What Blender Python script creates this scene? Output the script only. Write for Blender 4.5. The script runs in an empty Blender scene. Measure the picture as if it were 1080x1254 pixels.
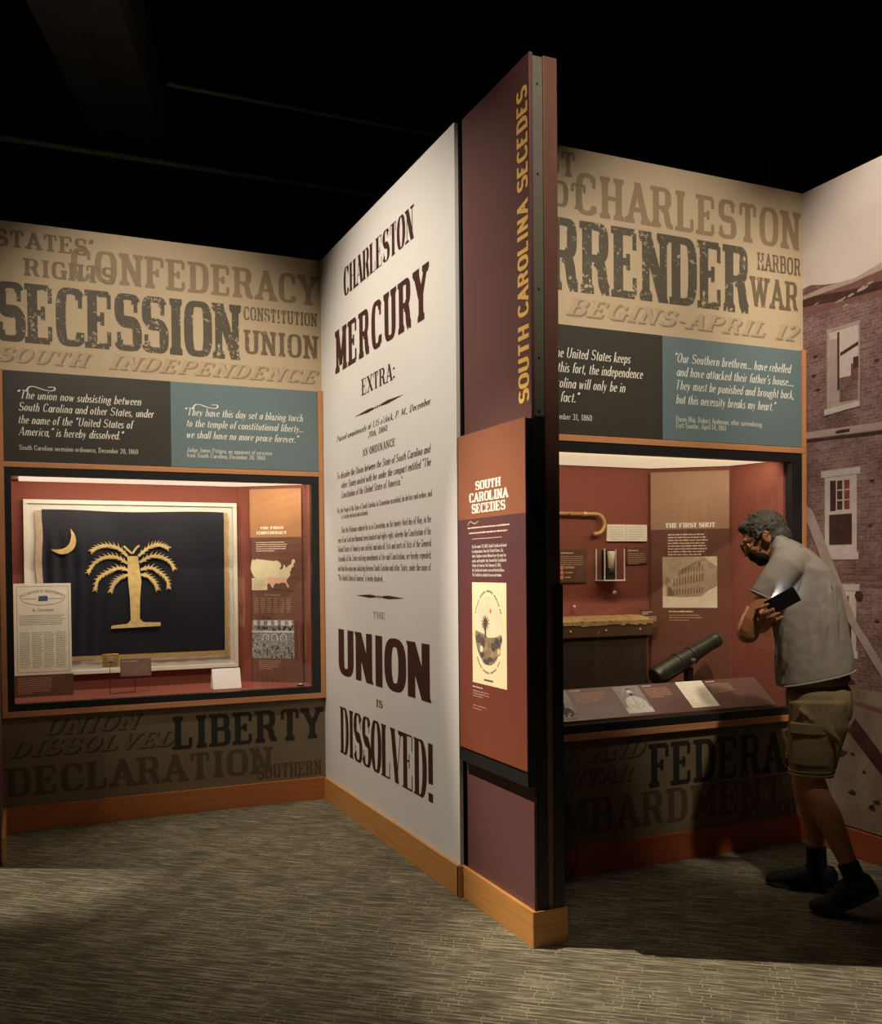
import bpy, bmesh, math, random
from mathutils import Vector, Matrix
random.seed(7)
SC = bpy.context.scene
COL = SC.collection
PI = math.pi

# ------------------------------------------------------------------ camera
H = 3.519            # height of the exhibit walls
YL = 6.034           # back wall of the first bay
YR = 3.959           # back wall of the second bay
XP = 1.8315          # white face of the dividing wall
XB = 1.865           # brown face of the dividing wall's end
YW = 3.943           # where the white face stops
YB = 3.290           # free end of the dividing wall
XE = 1.976           # far face of the dividing wall
XM = 3.920           # mural wall
yaw, pitch, roll = math.radians(23.897), math.radians(-1.0217), math.radians(-.4973)
cd = bpy.data.cameras.new('camera')
cam = bpy.data.objects.new('camera', cd)
COL.objects.link(cam)
F0 = Vector((math.sin(yaw), math.cos(yaw), 0)); R0 = Vector((math.cos(yaw), -math.sin(yaw), 0)); U0 = Vector((0, 0, 1))
Fv = F0*math.cos(pitch) + U0*math.sin(pitch); Uv = -F0*math.sin(pitch) + U0*math.cos(pitch)
Rv = R0*math.cos(roll) + Uv*math.sin(roll); Uv = Uv*math.cos(roll) - R0*math.sin(roll)
cam.matrix_world = Matrix(((Rv.x, Uv.x, -Fv.x, 0), (Rv.y, Uv.y, -Fv.y, 0), (Rv.z, Uv.z, -Fv.z, 1.5), (0, 0, 0, 1)))
cd.sensor_fit = 'HORIZONTAL'; cd.sensor_width = 36
cd.lens = 1167.4787*36/1080
cd.shift_y = (717.8193-627)/1080
cd.clip_start = .05
SC.camera = cam

# ------------------------------------------------------------------ world, exposure
w = bpy.data.worlds.new('world'); SC.world = w; w.use_nodes = True
w.node_tree.nodes['Background'].inputs[0].default_value = (1, .86, .66, 1)
w.node_tree.nodes['Background'].inputs[1].default_value = .006
vs = SC.view_settings
vs.view_transform = 'Standard'; vs.look = 'None'; vs.gamma = 1; vs.use_curve_mapping = False
vs.exposure = 0.0

# ------------------------------------------------------------------ gallery track spots and added fills (all above the picture)
def spot(name, loc, target, watts, deg, blend=.5, rad=.04, col=(1, .875, .73)):
    l = bpy.data.lights.new(name, 'SPOT'); l.energy = watts; l.spot_size = math.radians(deg); l.spot_blend = blend
    l.shadow_soft_size = rad; l.color = col
    o = bpy.data.objects.new(name, l); COL.objects.link(o); o.location = loc
    d = Vector(target)-Vector(loc); o.rotation_euler = d.to_track_quat('-Z', 'Y').to_euler()
    return o
spot('track_or_fill_spot', (0.62, 3.30, 4.75), (0.80, 6.03, 2.45), 380, 44, .9)            # upper wall of the first bay
spot('track_or_fill_spot', (-0.60, 4.77, 4.80), (1.85, 4.72, 1.70), 620, 66, .85, .02)      # white face of the dividing wall
spot('track_or_fill_spot', (-0.60, 4.77, 4.80), (2.40, 2.78, 0.0), 1500, 24, .8, .02)      # floor past the wall's free end
spot('track_or_fill_spot', (-1.35, 5.93, 4.70), (0.0, 5.0, 0.0), 760, 15, .8, .02)        # from the neighbouring bay
spot('track_or_fill_spot', (2.95, 1.55, 4.75), (3.05, 3.96, 2.60), 330, 40, .9)            # upper wall of the second bay
spot('track_or_fill_spot', (2.5, 2.35, 4.75), (3.92, 3.40, 2.85), 430, 42, .95)             # mural
spot('track_or_fill_spot', (2.10, 1.20, 4.75), (3.40, 3.42, 1.42), 560, 24, 1.0, .08)      # added fill on the visitor in front of the second case
spot('track_or_fill_spot', (0.40, 1.00, 4.75), (0.35, 2.50, 0.0), 140, 62, 1.0, .08)        # added general fill over the walkway floor
spot('track_or_fill_spot', (1.15, 1.50, 4.75), (1.95, 3.3, 3.05), 300, 34, 1.0)            # end of the dividing wall

# ------------------------------------------------------------------ materials
def new_mat(name):
    m = bpy.data.materials.new(name); m.use_nodes = True
    nt = m.node_tree; b = nt.nodes['Principled BSDF']
    return m, nt, b
def N(nt, t, **kw):
    n = nt.nodes.new(t)
    for k, v in kw.items():
        if k.startswith('i_'): n.inputs[int(k[2:])].default_value = v
        else: setattr(n, k, v)
    return n
def c4(c): return (c[0], c[1], c[2], 1)
def mul(c, k): return (c[0]*k, c[1]*k, c[2]*k)
def texco(nt, scale=(1, 1, 1), rot=(0, 0, 0), src='Object'):
    tc = N(nt, 'ShaderNodeTexCoord'); mp = N(nt, 'ShaderNodeMapping')
    mp.inputs['Scale'].default_value = scale; mp.inputs['Rotation'].default_value = rot
    nt.links.new(tc.outputs[src], mp.inputs[0]); return mp.outputs[0]
def noise(nt, vec, scale, detail=4, rough=.6, dist=0):
    n = N(nt, 'ShaderNodeTexNoise'); n.inputs['Scale'].default_value = scale; n.inputs['Detail'].default_value = detail
    n.inputs['Roughness'].default_value = rough; n.inputs['Distortion'].default_value = dist
    nt.links.new(vec, n.inputs['Vector']); return n.outputs['Fac']
def ramp(nt, fac, stops):
    r = N(nt, 'ShaderNodeValToRGB'); e = r.color_ramp.elements
    while len(e) < len(stops): e.new(.5)
    for i, (p, c) in enumerate(stops): e[i].position = p; e[i].color = c4(c) if len(c) == 3 else c
    nt.links.new(fac, r.inputs[0]); return r.outputs[0]
def bump(nt, b, h, strength=.2, dist=.002):
    n = N(nt, 'ShaderNodeBump'); n.inputs['Strength'].default_value = strength; n.inputs['Distance'].default_value = dist
    nt.links.new(h, n.inputs['Height']); nt.links.new(n.outputs[0], b.inputs['Normal'])
def mat(name, col, rough=.6, metal=0, var=.12, scale=8, spec=.4, bmp=0, bscale=200, stretch=(1, 1, 1), detail=4):
    m, nt, b = new_mat(name)
    v = texco(nt, stretch)
    f = noise(nt, v, scale, detail)
    nt.links.new(ramp(nt, f, [(.25, mul(col, 1-var)), (.75, mul(col, 1+var))]), b.inputs['Base Color'])
    b.inputs['Roughness'].default_value = rough; b.inputs['Metallic'].default_value = metal
    b.inputs['Specular IOR Level'].default_value = spec
    if bmp: bump(nt, b, noise(nt, v, bscale, 2), bmp, .001)
    return m
def wood(name, a, c, rough=.35, stretch=(1.5, 40, 40), spec=.5):
    m, nt, b = new_mat(name)
    v = texco(nt, stretch)
    f = noise(nt, v, 1.6, 6, .65, .8)
    nt.links.new(ramp(nt, f, [(.3, a), (.7, c)]), b.inputs['Base Color'])
    b.inputs['Roughness'].default_value = rough; b.inputs['Specular IOR Level'].default_value = spec
    bump(nt, b, f, .06, .001)
    return m
def ink(name, col, paper, wear=0.0, scale=40, rough=.6):
    """printed ink; wear lets flecks of the paper show through"""
    m, nt, b = new_mat(name)
    v = texco(nt)
    if wear:
        f = noise(nt, v, scale, 6, .7, .6)
        g = noise(nt, v, 5, 2)
        mx = N(nt, 'ShaderNodeMath', operation='MULTIPLY_ADD'); mx.inputs[1].default_value = .35; mx.inputs[2].default_value = -.17
        nt.links.new(g, mx.inputs[0])
        ad = N(nt, 'ShaderNodeMath', operation='ADD'); nt.links.new(f, ad.inputs[0]); nt.links.new(mx.outputs[0], ad.inputs[1])
        nt.links.new(ramp(nt, ad.outputs[0], [(.62-wear, col), (.66-wear*.6, paper)]), b.inputs['Base Color'])
    else:
        f = noise(nt, v, 12, 3)
        nt.links.new(ramp(nt, f, [(.3, mul(col, .93)), (.7, mul(col, 1.07))]), b.inputs['Base Color'])
    b.inputs['Roughness'].default_value = rough; b.inputs['Specular IOR Level'].default_value = .3
    return m
def glow(name, col, strength):
    m, nt, b = new_mat(name)
    b.inputs['Base Color'].default_value = c4(col); b.inputs['Emission Color'].default_value = c4(col)
    b.inputs['Emission Strength'].default_value = strength
    return m
def pane(name, tint=(1, 1, 1), gloss=1.0, ior=1.5):
    m = bpy.data.materials.new(name); m.use_nodes = True; nt = m.node_tree; nt.nodes.clear()
    o = N(nt, 'ShaderNodeOutputMaterial'); mx = N(nt, 'ShaderNodeMixShader'); t = N(nt, 'ShaderNodeBsdfTransparent'); g = N(nt, 'ShaderNodeBsdfGlossy')
    lw = N(nt, 'ShaderNodeLayerWeight'); lw.inputs[0].default_value = .5
    pw = N(nt, 'ShaderNodeMath', operation='POWER'); pw.inputs[1].default_value = 5; nt.links.new(lw.outputs['Facing'], pw.inputs[0])
    fr = N(nt, 'ShaderNodeMath', operation='MULTIPLY_ADD'); fr.inputs[1].default_value = .92; fr.inputs[2].default_value = .055; nt.links.new(pw.outputs[0], fr.inputs[0])
    t.inputs[0].default_value = c4(tint); g.inputs['Roughness'].default_value = .015; g.inputs[0].default_value = (gloss, gloss, gloss, 1)
    nt.links.new(fr.outputs[0], mx.inputs[0]); nt.links.new(t.outputs[0], mx.inputs[1]); nt.links.new(g.outputs[0], mx.inputs[2]); nt.links.new(mx.outputs[0], o.inputs[0])
    return m

TAN = (.495, .385, .245); LOW = (.165, .123, .072)
M = {}
M['tan'] = mat('tan_print', TAN, .6, var=.05, scale=3, bmp=.05, bscale=500, spec=.25)
M['low'] = mat('taupe_print', LOW, .6, var=.08, scale=3, bmp=.05, bscale=500, spec=.25)
M['white'] = mat('white_vinyl', (.68, .655, .61), .5, var=.02, scale=2, bmp=.03, bscale=600, spec=.3)
M['whiteedge'] = mat('white_edge', (.72, .69, .63), .55, var=.03)
M['brown'] = mat('plum_brown_board', (.118, .048, .045), .42, var=.07, scale=2.5, bmp=.08, bscale=900, spec=.45)
M['black'] = mat('black_paint', (.010, .010, .009), .5, var=.2, spec=.3)
M['blackmetal'] = mat('black_frame', (.011, .011, .011), .42, var=.15, spec=.45)
M['steel'] = mat('grey_channel', (.20, .19, .14), .45, metal=.4, var=.12, scale=20)
M['wood'] = wood('honey_wood', (.44, .19, .045), (.56, .27, .075))
M['woody'] = wood('honey_wood_lengthways', (.44, .19, .045), (.56, .27, .075), stretch=(40, 1.5, 40))
M['trim'] = wood('orange_wood_trim', (.45, .19, .075), (.55, .26, .11))
M['trimv'] = wood('orange_wood_stile', (.45, .19, .075), (.55, .26, .11), stretch=(40, 40, 1.5))
M['redbase'] = wood('shaded_russet_baseboard', (.26, .055, .018), (.34, .075, .026))  # bay baseboards: the honey wood with shade put into its colour
M['halfshadebase'] = wood('half_shaded_russet_baseboard', (.37, .120, .032), (.46, .160, .048))
M['shadebasey'] = wood('shaded_russet_baseboard_side', (.26, .055, .018), (.34, .075, .026), stretch=(40, 1.5, 40))
M['red'] = mat('brick_red_fabric', (.205, .060, .038), .75, var=.05, scale=3, bmp=.06, bscale=700, spec=.2)
M['glass'] = pane('case_glass')
M['diff'] = glow('light_diffuser', (1, .86, .66), .75)
M['diff2'] = glow('light_diffuser_dimmer', (1, .84, .56), .60)
# ------------------------------------------------------------------ geometry helpers
ORG = {}
class MB:
    def __init__(s): s.v = []; s.f = []
    def quad(s, a, b, c, d):
        n = len(s.v); s.v += [tuple(a), tuple(b), tuple(c), tuple(d)]; s.f.append((n, n+1, n+2, n+3)); return s
    def poly(s, pts):
        n = len(s.v); s.v += [tuple(p) for p in pts]; s.f.append(tuple(range(n, n+len(pts)))); return s
    def box(s, x0, x1, y0, y1, z0, z1):
        n = len(s.v)
        s.v += [(x, y, z) for z in (z0, z1) for y in (y0, y1) for x in (x0, x1)]
        for q in ((0, 2, 3, 1), (4, 5, 7, 6), (0, 1, 5, 4), (2, 6, 7, 3), (0, 4, 6, 2), (1, 3, 7, 5)): s.f.append(tuple(n+i for i in q))
        return s
    def obox(s, o, u, v, wv):      # box from a corner and three edge vectors
        o, u, v, wv = Vector(o), Vector(u), Vector(v), Vector(wv); n = len(s.v)
        s.v += [tuple(o+a*u+b*v+c*wv) for c in (0, 1) for b in (0, 1) for a in (0, 1)]
        for q in ((0, 2, 3, 1), (4, 5, 7, 6), (0, 1, 5, 4), (2, 6, 7, 3), (0, 4, 6, 2), (1, 3, 7, 5)): s.f.append(tuple(n+i for i in q))
        return s
    def prism(s, pts, d):          # polygon in space swept by d
        n = len(s.v); k = len(pts); d = Vector(d)
        s.v += [tuple(p) for p in pts] + [tuple(Vector(p)+d) for p in pts]
        s.f.append(tuple(range(n+k-1, n-1, -1))); s.f.append(tuple(range(n+k, n+2*k)))
        for i in range(k): j = (i+1) % k; s.f.append((n+i, n+j, n+k+j, n+k+i))
        return s
    def tube(s, pts, r, seg=12, cap=True, flat=1.0):
        pts = [Vector(p) for p in pts]; k = len(pts)
        rs = r if isinstance(r, (list, tuple)) else [r]*k
        ref = None; n = len(s.v)
        for i, p in enumerate(pts):
            t = (pts[min(i+1, k-1)]-pts[max(i-1, 0)]).normalized()
            if ref is None:
                ref = Vector((0, 0, 1)) if abs(t.z) < .9 else Vector((1, 0, 0))
            a = ref-t*ref.dot(t); a.normalize(); b = t.cross(a); ref = a
            for j in range(seg):
                an = 2*PI*j/seg; s.v.append(tuple(p+(a*math.cos(an)+b*math.sin(an)*flat)*rs[i]))
        for i in range(k-1):
            for j in range(seg):
                q = (j+1) % seg; s.f.append((n+i*seg+j, n+i*seg+q, n+(i+1)*seg+q, n+(i+1)*seg+j))
        if cap:
            s.f.append(tuple(n+j for j in range(seg-1, -1, -1))); s.f.append(tuple(n+(k-1)*seg+j for j in range(seg)))
        return s
    def lathe(s, prof, o, axis, seg=24):
        """prof: (distance along axis, radius)"""
        o = Vector(o); t = Vector(axis).normalized(); return s.tube([o+t*a for a, _ in prof], [max(b, 1e-4) for _, b in prof], seg)
    def ball(s, c, r, seg=16, rings=10, M3=None):
        c = Vector(c); r = r if isinstance(r, (tuple, list)) else (r, r, r); n = len(s.v)
        for i in range(rings+1):
            ph = PI*i/rings
            for j in range(seg):
                th = 2*PI*j/seg; p = Vector((r[0]*math.sin(ph)*math.cos(th), r[1]*math.sin(ph)*math.sin(th), r[2]*math.cos(ph)))
                if M3: p = M3 @ p
                s.v.append(tuple(c+p))
        for i in range(rings):
            for j in range(seg):
                q = (j+1) % seg; s.f.append((n+i*seg+j, n+(i+1)*seg+j, n+(i+1)*seg+q, n+i*seg+q))
        return s
    def build(s, name, m, parent=None, smooth=False, bev=0, solid=0, sub=0, org=None):
        me = bpy.data.meshes.new(name)
        if parent is not None: o_ = ORG[parent.name]
        elif org is not None: o_ = Vector(org)
        else:
            xs, ys, zs = zip(*s.v); o_ = Vector(((min(xs)+max(xs))/2, (min(ys)+max(ys))/2, min(zs)))
        me.from_pydata([(a-o_.x, b-o_.y, c-o_.z) for a, b, c in s.v], [], s.f); me.update()
        if smooth:
            for p in me.polygons: p.use_smooth = True
        me.materials.append(M[m] if isinstance(m, str) else m)
        o = bpy.data.objects.new(name, me); COL.objects.link(o)
        if parent is not None: o.parent = parent
        else: o.location = o_
        ORG[o.name] = o_
        if sub: md = o.modifiers.new('subdivision', 'SUBSURF'); md.levels = sub; md.render_levels = sub
        if solid: md = o.modifiers.new('solidify', 'SOLIDIFY'); md.thickness = solid
        if bev:
            md = o.modifiers.new('bevel', 'BEVEL'); md.width = bev; md.segments = 2; md.limit_method = 'ANGLE'
        return o
def thing(name, loc, label=None, cat=None, group=None, kind=None):
    o = bpy.data.objects.new(name, None); COL.objects.link(o); o.location = loc; o.empty_display_size = .05
    ORG[o.name] = Vector(loc); tag(o, label, cat, group, kind); return o
def tag(o, label=None, cat=None, group=None, kind=None):
    if label: o['label'] = label
    if cat: o['category'] = cat
    if group: o['group'] = group
    if kind: o['kind'] = kind
    return o
def B(*a): return MB().box(*a)

class Plane:
    """a flat face: origin, reading direction u, up v, outward normal n"""
    def __init__(s, o, u, v): s.o = Vector(o); s.u = Vector(u).normalized(); s.v = Vector(v).normalized(); s.n = s.u.cross(s.v)
    def at(s, a, b, off=0): return s.o+s.u*a+s.v*b+s.n*off
    def poly(s, mb, pts, off=.0006): mb.poly([s.at(a, b, off) for a, b in pts]); return mb
    def rect(s, mb, a0, a1, b0, b1, off=.0006): return s.poly(mb, [(a0, b0), (a1, b0), (a1, b1), (a0, b1)], off)
    def slab(s, mb, a0, a1, b0, b1, off0, off1): return mb.obox(s.at(a0, b0, off0), s.u*(a1-a0), s.v*(b1-b0), s.n*(off1-off0))

# ------------------------------------------------------------------ drawn letters
def ln(x0, y0, x1, y1, c=None): return ('L', x0, y0, x1, y1, c)
def ar(cx, cy, rx, ry, a0, a1, c=None): return ('A', cx, cy, rx, ry, a0, a1, c)
def pt(*p, c=None): return ('P', p, c)           # joined pieces: tuples (x,y) or arcs ('a',cx,cy,rx,ry,a0,a1)
S_ = lambda w, x, k: pt(('a', w*.5, .5*x+.26*x, w*.33, .24*x, 25, 270), ('a', w*.5, .26*x, w*.36, .26*x, 90, -158), c='S')
G = {
 'A': (.82, [ln(.12, 0, .41, 1, 't'), ln(.41, 1, .70, 0, 'T'), ln(.24, .32, .58, .32)], [(.12, 0), (.70, 0)]),
 'B': (.76, [ln(.17, 0, .17, 1), pt((.17, 1), (.40, 1), ('a', .40, .765, .20, .235, 90, -90), (.17, .53)), pt((.17, .53), (.42, .53), ('a', .42, .265, .22, .265, 90, -90), (.17, 0))], [(.1, 0, 'l'), (.1, 1, 'l')]),
 'C': (.76, [ar(.40, .5, .27, .5, 38, 322), ln(.64, .98, .64, .68, 'm'), ln(.64, .02, .64, .22, 't')], []),
 'D': (.80, [ln(.17, 0, .17, 1), pt((.17, 1), (.36, 1), ('a', .36, .5, .30, .5, 90, -90), (.17, 0))], [(.1, 0, 'l'), (.1, 1, 'l')]),
 'E': (.74, [ln(.17, 0, .17, 1), ln(.17, 1, .62, 1), ln(.17, .52, .44, .52), ln(.17, 0, .62, 0), ln(.62, 1, .62, .72, 'm'), ln(.62, 0, .62, .28, 'm'), ln(.44, .65, .44, .39, 'm')], [(.1, 0, 'l'), (.1, 1, 'l')]),
 'F': (.70, [ln(.17, 0, .17, 1), ln(.17, 1, .62, 1), ln(.17, .5, .44, .5), ln(.62, 1, .62, .70, 'm'), ln(.44, .64, .44, .36, 'm')], [(.17, 0), (.1, 1, 'l')]),
 'G': (.80, [ar(.40, .5, .27, .5, 38, 335), ln(.64, .98, .64, .70, 'm'), ln(.66, .0, .66, .42)], [(.66, .42)]),
 'H': (.84, [ln(.18, 0, .18, 1), ln(.66, 0, .66, 1), ln(.18, .5, .66, .5)], [(.18, 0), (.18, 1), (.66, 0), (.66, 1)]),
 'I': (.42, [ln(.21, 0, .21, 1)], [(.21, 0), (.21, 1)]),
 'J': (.62, [pt((.44, 1), (.44, .26), ('a', .27, .26, .17, .26, 0, -170))], [(.44, 1)]),
 'K': (.84, [ln(.18, 0, .18, 1), ln(.18, .38, .62, 1, 't'), ln(.34, .58, .68, 0, 'T')], [(.18, 0), (.18, 1), (.62, 1), (.68, 0)]),
 'L': (.70, [ln(.17, 0, .17, 1), ln(.17, 0, .60, 0), ln(.60, 0, .60, .32, 'm')], [(.17, 1), (.1, 0, 'l')]),
 'M': (1.0, [ln(.17, 0, .17, 1, 't'), ln(.20, 1, .50, .1, 'T'), ln(.50, .1, .80, 1, 't'), ln(.83, 0, .83, 1)], [(.17, 0), (.17, 1), (.83, 0), (.83, 1)]),
 'N': (.84, [ln(.17, 0, .17, 1, 't'), ln(.19, 1, .65, 0, 'T'), ln(.67, 0, .67, 1, 't')], [(.17, 0), (.15, 1), (.67, 1)]),
 'O': (.80, [ar(.40, .5, .28, .5, 0, 360)], []),
 'P': (.74, [ln(.17, 0, .17, 1), pt((.17, 1), (.40, 1), ('a', .40, .74, .22, .26, 90, -90), (.17, .48))], [(.17, 0), (.1, 1, 'l')]),
 'Q': (.80, [ar(.40, .5, .28, .5, 0, 360), ln(.42, .2, .68, -.1, 'T')], []),
 'R': (.82, [ln(.17, 0, .17, 1), pt((.17, 1), (.40, 1), ('a', .40, .75, .22, .25, 90, -90), (.17, .50)), pt((.40, .50), (.52, .44), (.57, .30), (.60, .12), (.68, 0), c='T')], [(.17, 0), (.1, 1, 'l'), (.68, 0, 'r')]),
 'S': (.72, [pt(('a', .36, .755, .23, .245, 20, 270), ('a', .36, .255, .26, .255, 90, -160), c='S'), ln(.58, .98, .58, .70, 'm'), ln(.12, .02, .12, .30, 'm')], []),
 'T': (.76, [ln(.38, 0, .38, 1), ln(.10, 1, .66, 1), ln(.10, 1, .10, .70, 'm'), ln(.66, 1, .66, .70, 'm')], [(.38, 0)]),
 'U': (.82, [pt((.17, 1), (.17, .30), ('a', .41, .30, .24, .30, 180, 360), (.65, 1))], [(.17, 1), (.65, 1)]),
 'V': (.80, [ln(.12, 1, .40, 0, 'T'), ln(.40, 0, .68, 1, 't')], [(.12, 1), (.68, 1)]),
 'W': (1.1, [ln(.12, 1, .34, 0, 'T'), ln(.34, 0, .55, .9, 't'), ln(.55, .9, .76, 0, 'T'), ln(.76, 0, .98, 1, 't')], [(.12, 1), (.55, 1), (.98, 1)]),
 'X': (.80, [ln(.14, 1, .68, 0, 'T'), ln(.13, 0, .66, 1, 't')], [(.14, 1), (.68, 0), (.13, 0), (.66, 1)]),
 'Y': (.80, [ln(.12, 1, .40, .42, 'T'), ln(.40, .42, .68, 1, 't'), ln(.40, 0, .40, .46)], [(.12, 1), (.68, 1), (.40, 0)]),
 'Z': (.72, [ln(.14, 1, .60, 1), ln(.60, 1, .14, 0, 'T'), ln(.14, 0, .62, 0)], []),
 'a': (.52, [ar(.25, .30, .17, .30, 0, 360), ln(.43, .60, .43, .0)], []),
 'b': (.52, [ln(.12, 0, .12, 1), ar(.28, .30, .17, .30, 150, -150)], []),
 'c': (.44, [ar(.26, .30, .18, .30, 50, 310)], []),
 'd': (.54, [ar(.25, .30, .17, .30, 30, 330), ln(.43, 1, .43, 0)], []),
 'e': (.46, [pt((.09, .30), (.40, .34), ('a', .25, .33, .16, .27, 10, 200), ('a', .26, .28, .17, .28, 195, 318))], []),
 'f': (.36, [pt(('a', .34, .80, .14, .20, 40, 180), (.20, 0)), ln(.06, .60, .36, .60)], []),
 'g': (.50, [ar(.24, .37, .15, .23, 0, 360), ar(.24, -.10, .19, .16, 0, 360), ln(.36, .56, .48, .60)], []),
 'h': (.54, [ln(.12, 0, .12, 1), pt(('a', .27, .38, .15, .22, 180, 0), (.42, 0))], []),
 'i': (.26, [ln(.13, 0, .13, .60), ln(.13, .78, .13, .90)], []),
 'j': (.26, [pt((.15, .60), (.15, -.12), ('a', .05, -.12, .10, .14, 0, -100)), ln(.15, .78, .15, .90)], []),
 'k': (.52, [ln(.12, 0, .12, 1), ln(.12, .24, .42, .60, 't'), ln(.22, .36, .46, 0)], []),
 'l': (.26, [ln(.13, 0, .13, 1)], []),
 'm': (.82, [ln(.12, 0, .12, .60), pt(('a', .26, .38, .14, .22, 180, 0), (.40, 0)), pt(('a', .55, .38, .15, .22, 180, 0), (.70, 0))], []),
 'n': (.54, [ln(.12, 0, .12, .60), pt(('a', .27, .38, .15, .22, 180, 0), (.42, 0))], []),
 'o': (.50, [ar(.25, .30, .17, .30, 0, 360)], []),
 'p': (.54, [ln(.12, -.28, .12, .60), ar(.28, .30, .17, .30, 150, -150)], []),
 'q': (.54, [ar(.25, .30, .17, .30, 30, 330), ln(.43, -.28, .43, .60)], []),
 'r': (.40, [ln(.12, 0, .12, .60), pt(('a', .27, .36, .15, .24, 180, 55))], []),
 's': (.40, [pt(('a', .20, .45, .12, .15, 30, 270), ('a', .20, .15, .13, .15, 90, -160))], []),
 't': (.36, [pt((.17, .84), (.17, .12), ('a', .27, .12, .10, .12, 180, 300)), ln(.05, .60, .33, .60)], []),
 'u': (.54, [pt((.12, .60), (.12, .20), ('a', .27, .20, .15, .20, 180, 360), (.42, .60)), ln(.43, .60, .43, 0)], []),
 'v': (.48, [ln(.08, .60, .24, 0), ln(.24, 0, .42, .60, 't')], []),
 'w': (.70, [ln(.08, .60, .22, 0), ln(.22, 0, .36, .56, 't'), ln(.36, .56, .48, 0), ln(.48, 0, .64, .60, 't')], []),
 'x': (.48, [ln(.08, .60, .42, 0), ln(.06, 0, .40, .60, 't')], []),
 'y': (.50, [ln(.10, .60, .26, .04), pt((.42, .60), (.26, .0), (.16, -.22), (.06, -.26), c='t')], []),
 'z': (.44, [ln(.08, .60, .38, .60), ln(.38, .60, .08, 0), ln(.08, 0, .40, 0)], []),
 '0': (.58, [ar(.29, .5, .20, .5, 0, 360)], []),
 '1': (.44, [ln(.24, 0, .24, 1), ln(.08, .84, .24, 1, 't')], [(.24, 0)]),
 '2': (.58, [pt(('a', .28, .74, .19, .26, 165, -20), (.38, .45), (.08, 0)), ln(.08, 0, .50, 0)], []),
 '3': (.56, [pt(('a', .26, .76, .18, .24, 160, -80)), pt(('a', .26, .26, .20, .27, 90, -160))], []),
 '4': (.60, [ln(.42, 0, .42, 1), ln(.06, .30, .54, .30), ln(.06, .30, .42, 1, 't')], []),
 '5': (.56, [ln(.14, 1, .48, 1), ln(.14, 1, .12, .55, 't'), pt(('a', .27, .30, .20, .30, 130, -150))], []),
 '6': (.58, [ar(.29, .30, .20, .30, 0, 360), pt((.09, .30), (.12, .66), (.24, .90), (.44, 1))], []),
 '8': (.58, [ar(.29, .75, .17, .24, 0, 360), ar(.29, .26, .20, .26, 0, 360)], []),
 '.': (.24, [ln(.12, 0, .12, .11, 'T')], []),
 ',': (.24, [ln(.12, .10, .08, -.14, 'T')], []),
 ';': (.24, [ln(.12, .10, .08, -.14, 'T'), ln(.12, .46, .12, .58, 'T')], []),
 ':': (.30, [ln(.14, .04, .14, .16, 'T'), ln(.14, .56, .14, .68, 'T')], []),
 '!': (.40, [ln(.20, .30, .20, 1, 'T'), ln(.20, 0, .20, .14, 'T')], []),
 "'": (.22, [ln(.14, 1, .08, .76, 'T')], []),
 '"': (.36, [ln(.14, 1, .08, .78, 'T'), ln(.28, 1, .22, .78, 'T')], []),
 '-': (.40, [ln(.06, .36, .34, .36, 'm')], []),
 ' ': (.32, [], []),
}
ST = {
 'slab':   dict(tv=.22, th=.12, m=.12, t=.18, n=3.0, sl=.07, sp=.08, br=.07, seg=26),
 'slabm':  dict(tv=.27, th=.12, m=.12, t=.20, n=2.8, sl=.06, sp=.15, br=.06, seg=26),
 'slabxt': dict(tv=.26, th=.12, m=.11, t=.21, n=3.4, sl=.05, sp=.03, br=.05, seg=26),
 'slabit': dict(tv=.21, th=.10, m=.10, t=.14, n=2.3, sl=.08, sp=.09, br=.05, seg=26, slant=.32),
 'fat':    dict(tv=.27, th=.035, m=.05, t=.05, n=2.2, sl=.05, sp=.02, br=.05, seg=30),
 'goth':   dict(tv=.30, th=.19, m=0, t=.27, n=2.7, sl=0, sp=.05, seg=30),
 'gothic': dict(tv=.24, th=.19, m=0, t=.22, n=2.8, sl=0, sp=.04, seg=24),
 'roman':  dict(tv=.105, th=.055, m=.05, t=.06, n=2, sl=.05, sp=.05, br=0, seg=14),
 'romanb': dict(tv=.15, th=.06, m=.06, t=.07, n=2, sl=.05, sp=.05, br=0, seg=14),
 'romanx': dict(tv=.20, th=.07, m=.06, t=.08, n=2, sl=.06, sp=.04, br=0, seg=20),
 'ital':   dict(tv=.125, th=.04, m=0, t=.05, n=2, sl=0, sp=.03, seg=14, slant=.24),
 'italb':  dict(tv=.15, th=.06, m=0, t=.07, n=2, sl=0, sp=.03, seg=12, slant=.24),
}
def arc_pts(cx, cy, rx, ry, a0, a1, n, seg):
    k = max(3, int(seg*abs(a1-a0)/360)+1); r = []
    for i in range(k+1):
        a = math.radians(a0+(a1-a0)*i/k); c, s = math.cos(a), math.sin(a)
        r.append((cx+rx*math.copysign(abs(c)**(2/n), c), cy+ry*math.copysign(abs(s)**(2/n), s)))
    return r
def strip(pts, wid):
    k = len(pts); L = []; Rr = []
    closed = math.hypot(pts[0][0]-pts[-1][0], pts[0][1]-pts[-1][1]) < 1e-6
    for i in range(k):
        if closed: a = pts[i-1] if i > 0 else pts[-2]; b = pts[i+1] if i < k-1 else pts[1]
        else: a = pts[max(i-1, 0)]; b = pts[min(i+1, k-1)]
        tx, ty = b[0]-a[0], b[1]-a[1]; l = math.hypot(tx, ty) or 1; tx /= l; ty /= l
        w = wid(tx, ty, pts[i][1])/2
        L.append((pts[i][0]-ty*w, pts[i][1]+tx*w)); Rr.append((pts[i][0]+ty*w, pts[i][1]-tx*w))
    return [[L[i], Rr[i], Rr[i+1], L[i+1]] for i in range(k-1)]
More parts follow.
